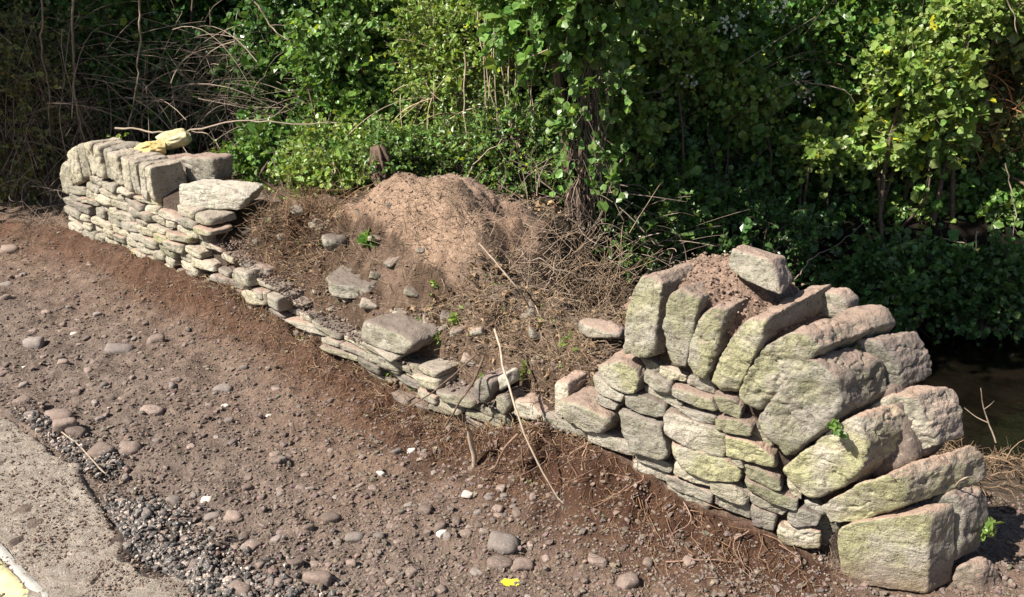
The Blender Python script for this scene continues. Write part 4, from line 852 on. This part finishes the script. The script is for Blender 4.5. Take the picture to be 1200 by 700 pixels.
sh('ivy_bush', 1090, 320, 5.15, .55, .2, .26, 578, 10, 0.0266, LEAFD, 'dark ivy trailing down to the stream water', 623, base=.0)
# taller bushes further back that close the view and shade the hedge
for i, (x, y, z, rx, rz) in enumerate([(-5.2, 6.6, 1.3, .95, 1.3), (-3.6, 7.2, 1.5, .95, 1.5), (-2.1, 7.0, 1.5, .9, 1.5), (-.6, 6.8, 1.5, .9, 1.5), (.9, 6.7, 1.5, .9, 1.5), (2.4, 6.7, 1.5, .9, 1.5), (4.0, 6.8, 1.4, 1.0, 1.4), (5.6, 6.6, 1.3, 1.0, 1.3)]):
    shrub('tall_bush', (x, y, z + .3), (rx * 1.15, .6, rz * 1.05), 1900, 12, .050, LEAFD, 'tall dark bush in the depth of the hedge', 'bush', 700 + i, twl=(.2, .5), group='tall bushes in the depth of the hedge', shell=.3, limbs=10)
for i, (x, y, z, rx, rz) in enumerate([(-4.3, 5.9, 2.0, .7, .75), (-2.6, 6.2, 2.5, .8, .6), (-1.0, 6.2, 2.6, .8, .6), (2.6, 6.0, 2.5, .8, .6), (4.3, 5.6, 1.2, .7, 1.2), (-4.4, 5.5, .8, .6, .8)]):
    shrub('overhanging_bush', (x, y, z), (rx, .5, rz), 800, 12, .030, LEAFM, 'leafy bush arching over the top of the hedge', 'bush', 720 + i, twl=(.2, .45), group='bushes arching over the hedge', shell=.3, limbs=8, base=.2)

sh('shrub', 770, 235, 4.65, .34, .2, .16, 520, 11, .028, LEAFM, 'low green growth between the trunk and the first coping stones', 624, cat='weeds', up=.4)
sh('shrub', 860, 200, 4.95, .34, .2, .25, 420, 11, .030, LEAFM, 'light green sprays low in the hedge right of the trunk', 625)
for i_, (px_, py_, y_, rx_, rz_, lab_) in enumerate([(1060, 75, 4.72, .17, .14, 'sunlit spray of pale green leaves at upper right, higher one'), (1075, 165, 4.74, .16, .13, 'sunlit spray of pale green leaves at upper right, lower one'),
        (1150, 15, 4.8, .24, .12, 'yellow green leaves catching the sun in the top right corner'), (960, 175, 4.78, .17, .09, 'bright sprig of leaves in the middle of the right hedge'), (790, 60, 4.8, .2, .16, 'sunlit leaves under the hawthorn blossom'),
        (1060, 250, 4.85, .22, .10, 'light green leaves low in the hedge over the stream'), (870, 110, 4.85, .22, .14, 'sunlit leaves in the deep green bush'), (730, 150, 4.6, .14, .24, 'light green leaves trailing right beside the trunk')]):
    sh('spray', px_, py_, y_, rx_, .12, rz_, 210, 10, .028, LEAFL, lab_, 640 + i_, cat='leafy spray', twl=(.08, .2), wide=1.1, limbs=3)
for i_, (px_, py_, y_, rx_, rz_, lab_) in enumerate([(1050, 335, 4.42, .36, .19, 'shaded ivy hanging to the water left of the thin curving stem'), (1165, 335, 4.42, .36, .19, 'shaded ivy hanging to the water at the right edge')]):
    sh('ivy_bush', px_, py_, y_, rx_, .14, rz_, 560, 10, .030, LEAFD, lab_, 660 + i_, base=-.3)
sh('weed_patch', 362, 222, 4.35, .22, .13, .10, 330, 10, .022, LEAFL, 'yellow green weeds and brambles at the left shoulder of the soil heap', 670, cat='weeds', up=.6, limbs=2)
sh('weed_patch', 455, 185, 4.6, .3, .12, .08, 260, 10, .022, LEAFM, 'low weeds behind the crest of the soil heap', 671, cat='weeds', up=.6, limbs=2)
# white blossom on the hawthorn
haw = [o for o in bpy.data.objects if o.get('category') == 'hawthorn'][0]; r_ = np.random.default_rng(51)
cl_ = []
for (px, py) in [(850, 30), (842, 18), (860, 42), (782, 62), (790, 70), (795, 78), (775, 68), (915, 8), (905, 14), (938, 88), (830, 60), (760, 40), (805, 95), (870, 20), (920, 3), (945, 112), (740, 90), (750, 20)]:
    c = at(px, py, 4.78 + r_.normal() * .05); k = r_.integers(5, 14); cl_.append(c + r_.normal(size=(k, 3)) * .022)
cl_ = np.vstack(cl_); v, f = leaves(np.repeat(cl_, 4, 0), r_.normal(size=(len(cl_) * 4, 3)), r_.normal(size=(len(cl_) * 4, 3)) + [-.3, -1, .4], np.full(len(cl_) * 4, .011), LT * [1.3, 1, 1])
b = obj('blossom', v, f, PETAL, haw, smooth=False, col=np.ones((len(v), 3)))

# ------------------------------------------------------------------ ivy covered tree and stumps
def trunk_mesh(pts, radii, k=60, sides=40, seed=0, rib=.25, zstretch=6):
    p = spline(pts, k); rd = np.interp(np.linspace(0, 1, k), np.linspace(0, 1, len(radii)), radii)
    v, f = tubes(p[None], rd[None], sides); ce = np.repeat(p, sides, 0); d = v - ce; rr0 = np.linalg.norm(d, axis=1)[:, None]; dn = d / rr0
    an = np.tile(np.arange(sides) * 2 * np.pi / sides, k); q = np.stack([np.cos(an) * 2.2, np.sin(an) * 2.2, v[:, 2] * zstretch * .5], -1)
    v = v + dn * rr0 * (rib * fbm(q, .55, 4, seed))[:, None]; return v, f
tb = P(682, 292, .12)
tree = empty('tree', tb, 'ivy clad tree with stringy brown bark standing behind the middle of the wall', 'tree')
tp = [tb + [0, 0, -.45], PY(684, 230, tb[1]), PY(688, 150, tb[1] + .02), PY(692, 60, tb[1] + .03), PY(690, -60, tb[1]), PY(680, -400, tb[1] + .1)]
v, f = trunk_mesh(tp, [.055, .038, .034, .034, .03, .03], 110, 44, 7, .6); obj('trunk', v, f, BARK, tree)
tp2 = [PY(664, 345, tb[1] - .02), PY(668, 220, tb[1]), PY(660, 140, tb[1]), PY(652, 60, tb[1]), PY(648, -80, tb[1]), PY(640, -300, tb[1])]
v, f = trunk_mesh(tp2, [.03, .026, .024, .022, .02, .02], 80, 24, 9, .4); obj('side_trunk', v, f, BARK, tree)
r_ = np.random.default_rng(52); N = 30; K = 14; ps = []; rd = []
for i in range(N):
    an = r_.uniform(-3.6, .4); x0 = r_.uniform(-.085, .05); z0 = r_.uniform(.05, .6); z1 = z0 + r_.uniform(.3, 1.0); zs = np.linspace(z0, z1, K)
    cx_ = np.interp(zs, [0, .4, .8, 1.2], [0, .02, .03, .04]); ph = r_.uniform(0, 6)
    ps.append(np.stack([tb[0] + cx_ + x0 + .028 * np.sin(zs * 11 + ph) + .01 * np.sin(zs * 37 + ph * 2), tb[1] - .06 - .02 * np.abs(np.cos(zs * 7 + ph)) - r_.uniform(0, .02), zs], -1)); rd.append(np.linspace(1, .6, K) * r_.uniform(.002, .006))
v, f = tubes(ps, rd, 6); obj('climbing_stems', v, f, TWIG, tree, col=np.repeat(r_.uniform(.7, 1.5, (N, 1)) * np.ones(3), K * 6, 0))
def tree_fol(px, py, y, rad, n, nl, sz, mat, seed, **kw):
    r_ = np.random.default_rng(seed); c = at(px, py, y); d = r_.normal(size=(n, 3)); d /= np.linalg.norm(d, axis=1)[:, None]
    p0 = c + d * np.array(rad) * (.35 + .65 * r_.random((n, 1)) ** .5); L = r_.uniform(.1, .24, (n, 1)); dd = d * .6 + r_.normal(size=d.shape) * .5; dd /= np.linalg.norm(dd, axis=1)[:, None]
    foliage(tree, p0, p0 + dd * L, nl, sz, mat, seed, name='crown', **kw)
tree_fol(690, -35, 4.3, (.30, .2, .16), 330, 12, .036, LEAFM, 801, wide=1.2, droop=.4)
tree_fol(640, 0, 4.4, (.2, .15, .18), 260, 12, .036, LEAFM, 802, wide=1.2, droop=.4)
tree_fol(690, -190, 4.5, (.4, .35, .25), 220, 12, .040, LEAFM, 803, wide=1.2, droop=.3)
tree_fol(690, 120, 4.22, (.14, .08, .30), 60, 9, .034, LEAFM, 804, wide=1.2, droop=.5)
def crown(root, c, rad, n, sz, mat, seed, nl=12):
    r_ = np.random.default_rng(seed); c = np.array(c, float); d = r_.normal(size=(n, 3)); d /= np.linalg.norm(d, axis=1)[:, None]
    p0 = c + d * np.array(rad) * (.15 + .85 * r_.random((n, 1)) ** .6); L = r_.uniform(.15, .35, (n, 1)); dd = d * .6 + r_.normal(size=d.shape) * .5; dd /= np.linalg.norm(dd, axis=1)[:, None]
    foliage(root, p0, p0 + dd * L, nl, sz, mat, seed, name='crown', droop=.3)
    return p0
crown(tree, (-.05, 3.30, 2.7), (.50, .30, .22), 330, .05, LEAFM, 811)  # extra crown above the view, added to throw shade on the stream bank
v, f = tubes([spline([tb + [0, 0, 1.6], (.15, 4.1, 2.5), (.0, 3.6, 2.65), (-.2, 3.3, 2.75)], 16)], [np.linspace(.03, .01, 16)], 8); obj('added_limb', v, f, BARK, tree)  # unseen limb added to carry the shading crown
lt = empty('tree', (-5.2, 5.2, H1(-5.2, 5.2)), 'tall tree left of the wall, shading the left part of the hedge', 'tree')
v, f = trunk_mesh([(-5.2, 5.2, -.1), (-5.15, 5.2, 1.2), (-5.0, 5.15, 2.4), (-4.8, 5.1, 3.4)], [.12, .09, .07, .04], 50, 24, 31, .3); obj('trunk', v, f, BARK, lt)
crown(lt, (-4.7, 4.9, 3.1), (1.1, .8, .6), 1500, .05, LEAFM, 821)
# rotten stump
sb = PY(452, 200, 4.45); st = empty('tree_stump', (sb[0], sb[1], sb[2] - .1), 'short rotten brown stump standing left of the soil heap', 'stump')
v, f = trunk_mesh([sb + [0, 0, -.15], sb + [-.0, 0, -.02], sb + [-.02, 0, .07], sb + [-.035, .01, .13]], [.06, .05, .045, .03], 50, 36, 21, .9); obj('trunk', v, f, BARK, st)

# ------------------------------------------------------------------ bare stems, brambles, branches
def tangle(name, px, py, y, ext, N, L, rad, label, seed, up=.4, cat='brambles', mat=None, cr=(.6, 1.5), curl=.35, tint_=(1, 1, 1), K=9):
    r_ = np.random.default_rng(seed); c = at(px, py, y); base = c + r_.normal(size=(N, 3)) * np.array(ext)
    d = r_.normal(size=(N, 3)) * [1, .4, .7] + [0, 0, up]; d /= np.linalg.norm(d, axis=1)[:, None]; ln = r_.uniform(L * .4, L, N); t = np.linspace(0, 1, K)[None, :, None]
    p = base[:, None] + d[:, None] * ln[:, None, None] * (t - .5) + r_.normal(size=(N, 1, 3)) * curl * ln[:, None, None] * t * (1 - t) + np.array([0, 0, -.35]) * ln[:, None, None] * (t - .4) ** 2
    v, f = tubes(p, r_.uniform(.5, 1.5, (N, 1)) * rad * np.linspace(1.2, .5, K)[None], 5)
    o = obj(name, v, f, mat or TWIG, loc=(c[0], c[1], 0.2), col=np.repeat(r_.uniform(*cr, (N, 1)) * np.array(tint_), K * 5, 0)); tag(o, label, cat, None, 'stuff'); return o
tangle('bramble_tangle', 230, 100, 5.45, (.30, .14, .18), 150, .9, .0019, 'tangle of arching dead bramble stems above the yellow bag', 901, cr=(.5, 1.6))
tangle('bramble_tangle', 310, 130, 5.3, (.25, .12, .16), 110, .8, .0019, 'dead bramble stems sweeping down behind the loose slab', 902, cr=(.5, 1.5))
tangle('bramble_tangle', 60, 120, 5.5, (.25, .15, .25), 150, .9, .002, 'bare upright stems and brambles behind the left end of the wall', 903, up=1.2, cr=(.5, 1.6))
tangle('bramble_tangle', 60, 235, 5.15, (.14, .08, .08), 50, .3, .002, 'thin curling roots beside the left end of the wall', 904, curl=.9)
tangle('dead_stems', 560, 130, 4.75, (.2, .10, .14), 60, .5, .0022, 'short dead stalks crisscrossing among the green growth at top centre', 905, cr=(1.2, 2.2), mat=DRYG, up=.8)
tangle('dead_stems', 640, 240, 4.3, (.22, .1, .12), 110, .45, .0022, 'dead stems leaning left of the tree foot', 906, cr=(.7, 1.6))
tangle('dead_stems', 750, 280, 4.3, (.15, .1, .12), 60, .45, .0018, 'dead stems leaning right of the tree foot', 907, cr=(.8, 1.8))
tangle('bramble_tangle', 920, 300, 4.9, (.6, .12, .12), 160, .5, .0018, 'thin shaded stems hanging behind the near wall end', 908, up=-.4, cr=(.5, 1.5))
tangle('bramble_tangle', 1110, 330, 4.9, (.35, .12, .14), 120, .5, .0022, 'bare stems hanging over the stream', 909, up=-.6, cr=(.6, 1.4))
tangle('dead_stems', 1160, 130, 4.95, (.16, .08, .1), 90, .45, .002, 'reddish dead stems sloping down at the right edge', 910, cr=(.7, 1.4), tint_=(1.3, .85, .6), mat=DRYG)
tangle('bramble_tangle', 820, 130, 4.9, (.5, .12, .25), 80, .5, .0018, 'bare twigs showing among the hawthorn leaves', 911, cr=(.7, 1.6))
# individually traced branches and stems
def br(pts, r0, r1, mat, label, cat='branch', seed=0, forks=(), name='branch', group=None, wob=.012):
    stick(name, [PY(*q) for q in pts], r0, r1, mat, label, cat, group, k=26, wob=wob, seed=seed, forks=[(a, PY(*q), r) for a, q, r in forks])
br([(135, 150, 4.75), (180, 155, 4.7), (225, 153, 4.65), (290, 142, 4.6), (345, 145, 4.6), (395, 143, 4.6)], .006, .003, PALEST, 'long pale bare branch reaching right from the yellow bag', seed=30, forks=[(.96, (388, 132, 4.6), .002), (.62, (338, 122, 4.65), .0028)])
br([(225, 153, 4.9), (245, 160, 4.9), (262, 178, 4.9)], .004, .002, PALEST, 'short broken pale twig under the long bare branch', 'twig', 31, name='twig')
br([(85, -10, 5.3), (86, 60, 5.3), (88, 120, 5.3), (100, 165, 5.3)], .007, .005, TWIG, 'upright bare stem behind the wall end, left one', 'stem', 32, name='bare_stem')
br([(48, -10, 5.3), (50, 60, 5.3), (56, 100, 5.3), (60, 160, 5.3)], .006, .004, TWIG, 'thin upright bare stem nearest the left edge', 'stem', 33, name='bare_stem')
br([(163, -10, 5.2), (164, 50, 5.2), (158, 110, 5.2), (150, 150, 5.2)], .006, .004, TWIG, 'upright bare stem rising just left of the yellow bag', 'stem', 34, name='bare_stem')
br([(300, 0, 5.0), (318, 30, 5.0), (338, 48, 5.0)], .005, .003, PALEST, 'forked pale twig hanging at the top left', 'twig', 35, name='twig', forks=[(.5, (334, 30, 5.0), .002)])
br([(1178, -10, 4.4), (1186, 15, 4.4), (1192, 40, 4.4)], .003, .002, PALEST, 'pale twig dangling at the top right corner', 'twig', 36, name='twig')
for i, (x0, y0, x1, y1) in enumerate([(568, 60, 588, 165), (580, 70, 590, 190), (588, 75, 598, 150), (596, 72, 600, 160), (545, 100, 548, 170), (614, 65, 625, 125), (560, 20, 568, 75), (628, 75, 622, 120), (607, 40, 605, 150)]):
    br([(x0, y0 - 40, 4.55), (x0, y0, 4.55), ((x0 + x1) / 2 - 2, (y0 + y1) / 2, 4.55), (x1, y1, 4.55), (x1 + 2, y1 + 50, 4.55)], .0042, .003, PALEST, 'tall straight pale dead stalk among the green growth at top centre', 'stalk', 40 + i, name='dead_stalk', group='pale dead stalks at top centre', wob=.006)
for i, (pts, lab) in enumerate([([(1145, 270, 4.5), (1140, 320, 4.4), (1120, 380, 4.4), (1108, 425, 4.4)], 'long thin stem curving down over the stream, leftmost'), ([(1163, 300, 4.5), (1168, 340, 4.5), (1172, 372, 4.5)], 'short pale stem hanging above the stream, rightmost'),
                         ([(1100, 280, 4.6), (1140, 290, 4.5), (1180, 330, 4.5), (1205, 370, 4.5)], 'thin stem arching to the right edge above the stream'), ([(930, 330, 4.0), (950, 305, 4.2), (985, 285, 4.4), (1010, 262, 4.6)], 'pale twig slanting up behind the small coping block'),
                         ([(1178, 190, 4.5), (1190, 250, 4.5), (1183, 300, 4.5)], 'long hanging stem near the right edge of the hedge'), ([(735, 110, 4.6), (770, 108, 4.6), (790, 95, 4.6)], 'bare twig sticking out right of the trunk'),
                         ([(625, 65, 4.2), (650, 50, 4.2), (672, 35, 4.2)], 'bare twig crossing in front of the side trunk'), ([(940, 95, 4.7), (985, 105, 4.7), (1000, 120, 4.7)], 'bent bare twig in the middle of the deep green bush'),
                         ([(530, 240, 4.2), (560, 190, 4.2), (590, 165, 4.2)], 'thin stem leaning behind the top of the soil heap')]):
    br(pts, .0035, .0018, TWIG if i % 2 else PALEST, lab, 'stem', 60 + i, name='bare_stem')
# dark brown root clod stems at left
br([(312, 262, 4.05), (320, 300, 3.8), (345, 345, 3.6)], .004, .002, BARK, 'brown stem crossing the rooty clod left of the soil heap', 'stem', 75, name='bare_stem')
br([(392, 190, 4.3), (380, 220, 4.2), (335, 245, 4.1)], .005, .003, PALEST, 'curved yellowish stem left of the soil heap', 'stem', 76, name='bare_stem', wob=.02)

# small weeds
def weed(pos, n, size, mat, label, seed, spread=.02, up=.8):
    r_ = np.random.default_rng(seed); root = empty('weed', pos, label, 'weed'); pos = np.asarray(pos, float); d = r_.normal(size=(n, 3)) + [0, 0, up]; d /= np.linalg.norm(d, axis=1)[:, None]
    foliage(root, pos + r_.normal(size=(n, 3)) * .004, pos + d * spread * r_.uniform(.8, 2, (n, 1)), 4, size, mat, seed, yellow=0, stem_r=.0008)
weed(PY(975, 503, 1.95), 7, .016, LEAFM, 'small green fern like sprig growing between the big fan stones', 1001)
weed(PY(1001, 412, 2.12), 7, .016, LEAFL, 'little green shoot on top of the fan stones', 1002, up=.2)
weed(G(617, 438), 6, .024, LEAFL, 'bright green young leaf on the low wall behind the long stick', 1003)
weed(G(533, 378), 6, .022, LEAFL, 'pale green seedling on the low wall, upper one left of the long stick', 1004)
weed(G(516, 395), 7, .020, LEAFL, 'small green seedling on the low wall next to the flat stone', 1005)
weed(G(665, 398), 6, .022, LEAFL, 'yellow green seedling near the right end of the low wall', 1006)
weed(P(1158, 622, .12), 6, .022, LEAFL, 'small green plant beside the outermost end stones', 1007)
weed(G(432, 282), 8, .030, LEAFM, 'dark green leaf cluster at the left foot of the soil heap', 1008)
weed(G(510, 340), 6, .018, LEAFL, 'tiny green plant in front of the soil heap', 1009)
weed(G(627, 568), 4, .012, LEAFL, 'tiny seedling on the soil below the long stick', 1010)
weed(PY(280, 242, 4.35), 10, .030, LEAFL, 'light green leafy shoot in front of the pale loose slab', 1011, spread=.04)
weed(PY(145, 175, 4.75), 16, .026, LEAFL, 'bright green weeds growing on top of the far left wall', 1012, spread=.06, up=.3)
weed(PY(248, 182, 4.75), 14, .024, LEAFL, 'green moss and shoots on top of the blocks right of the yellow bag', 1013, spread=.05, up=.3)
# dead stem tuft at the foot of the wall
r_ = np.random.default_rng(77); c = P(980, 672, .0); N = 40
o = straws('dead_tuft', c + r_.normal(size=(N, 3)) * [.02, .02, .003], rdirs(N, r_, .9, .6), r_.uniform(.03, .09, N), r_.uniform(.0007, .0014, N), DRYG, None, 78, kind=None); tag(o, 'straw coloured dead tuft at the foot of the corner stone', 'grass tuft')
# yellow leaf on the soil
c = P(598, 685, .0); z = H1(c[0], c[1]) + .008; v, f = leaves(np.array([[c[0], c[1], z]] * 4), np.array([[1, .2, .1], [-1, .3, .15], [.5, 1, .1], [-.7, -.5, .1]], float), np.array([[0, 0, 1.]] * 4), np.array([.030, .028, .02, .02]), LT * [1.2, 1, 1])
o = obj('yellow_leaf', v, f, YPET, loc=(c[0], c[1], z), col=np.ones((len(v), 3))); tag(o, 'bright yellow fallen leaf lying on the soil at the bottom edge', 'leaf')

# ------------------------------------------------------------------ yellow bag on the wall
CLOTH = simple('yellow_cloth', [(.50, .45, .26), (.42, .37, .19), (.56, .52, .35)], 12, .8, .004, 0)
CLOTH2 = simple('orange_yellow_cloth', [(.50, .36, .13), (.58, .46, .22), (.36, .22, .08)], 25, .85, .004, 0)
b0 = PY(190, 180, 4.55); bag = empty('cloth_bag', b0, 'crumpled yellow cloth bag lying on the far left wall top', 'bag')
def bagpart(name, pa, pb, radii, mat, seed, squash=.8, fold=.16):
    k, sd_ = 60, 72; p = spline([pa, (pa + pb) / 2 + [0, 0, .005], pb], k); rd = np.interp(np.linspace(0, 1, k), np.linspace(0, 1, len(radii)), radii)
    v, f = tubes(p[None], rd[None], sd_); ce = np.repeat(p, sd_, 0); d = v - ce; d[:, 2] *= squash; an = np.tile(np.arange(sd_) * 2 * np.pi / sd_, k); tt = np.repeat(np.linspace(0, 1, k), sd_)
    m_ = 1 + fold * np.abs(fbm(np.stack([np.cos(an) * 1.5, np.sin(an) * 1.5, tt * 1.2], -1), .5, 3, seed)) * (1 - .3 * tt) + .05 * np.sin(an * 5 + tt * 4) - fold * .4
    v = ce + d * m_[:, None] + .0035 * np.stack([fbm(v, .04, 3, seed + i) for i in range(3)], -1); n_ = len(v)
    caps = [np.array([list(range(sd_))]), np.array([list(range(n_ - sd_, n_))[::-1]])]
    return obj(name, v, [f] + caps, mat, bag)
bagpart('sack', PY(186, 168, 4.55), PY(224, 160, 4.62), [.05, .064, .070, .072, .072, .066, .03], CLOTH, 5, .62, .14)
bagpart('opening', PY(158, 178, 4.45), PY(194, 174, 4.5), [.02, .05, .06, .058, .045], CLOTH2, 15, .62, .3)
print('objects', len(bpy.data.objects), 'verts', sum(len(m.vertices) for m in bpy.data.meshes))

# ------------------------------------------------------------------ broken rubble and leaf litter over the low wall
r_ = np.random.default_rng(88)
for i in range(46):
    u = r_.uniform(2.2, 4.15); s_v = r_.uniform(.02, .36); p = W(u, s_v, 0); sz = r_.uniform(.03, .085)
    mt = [GREY, SANDP, BUFF, GREY][r_.integers(4)]; key = ('r', i % 8, mt.name)
    if key not in meshP:
        v, f = rock_mesh((1, .75, .45), 900 + i % 8, 4, k=6, pw=10, amp=.5); meshP[key] = mesh_np('rubble_stone', v, f, mt)
    o = bpy.data.objects.new('rubble_stone', meshP[key]); COL.objects.link(o); o.location = (p[0], p[1], H1(p[0], p[1]) - sz * .04); o.scale = (sz,) * 3
    o.rotation_euler = (r_.normal() * .4, r_.normal() * .4, r_.uniform(0, 6.3)); tag(o, 'broken bit of walling stone half buried in debris on the low wall', 'rubble', 'rubble on the low wall')
N = 2600; u = r_.uniform(2.2, 4.3, N); B = np.array([W(a_, b_, 0) for a_, b_ in zip(u, r_.uniform(-.01, .13, N))]); B[:, 2] = np.maximum(H(B[:, 0], B[:, 1]), np.interp(u, mu, mz) - .005)
scatter_rocks('soil_crumbs', B, r_.lognormal(math.log(.007), .6, N).clip(.003, .024), GRIT, 'crumbled soil lying on the low middle courses', 6, col=r_.uniform(.6, 1.3, (N, 1)) * np.ones(3))
def flakes(name, B, size, mat, label, seed, cols, up=1.0):
    r_ = np.random.default_rng(seed); N = len(B); v, f = leaves(B, r_.normal(size=(N, 3)) * [1, 1, .3], r_.normal(size=(N, 3)) * .5 + [0, 0, up], size * r_.lognormal(0, .35, N), LT * [1, 1, 2.5])
    o = obj(name, v, f, mat, smooth=False, col=np.repeat(cols, 6, 0)); tag(o, label, kind='stuff')
N = 4200; u = r_.uniform(1.9, 4.35, N); s_v = r_.uniform(.0, .50, N); B = np.array([W(a_, b_, 0) for a_, b_ in zip(u, s_v)]); B = B[~((((B[:, 0] + .36) / .38) ** 2 + ((B[:, 1] - 3.52) / .42) ** 2) < 1)]; N = len(B); B[:, 2] = H(B[:, 0], B[:, 1]) + .006
c_ = np.where(r_.random((N, 1)) < .05, np.array([[.5, 1.2, .4]]), r_.uniform(.3, 1.3, (N, 1)) * np.array([1, 1, 1.05]))
flakes('leaf_litter', B, .014, DRYL, 'dead leaves and chips scattered over the low broken wall', 89, c_)
N = 900; B = np.c_[r_.normal(-.3, .35, N), r_.normal(4.35, .16, N)]; B = np.c_[B, H(B[:, 0], B[:, 1]) + .01]
flakes('leaf_litter', B, .018, DRYL, 'dead leaves behind the soil heap', 90, r_.uniform(.4, 1.6, (N, 1)) * np.ones(3))
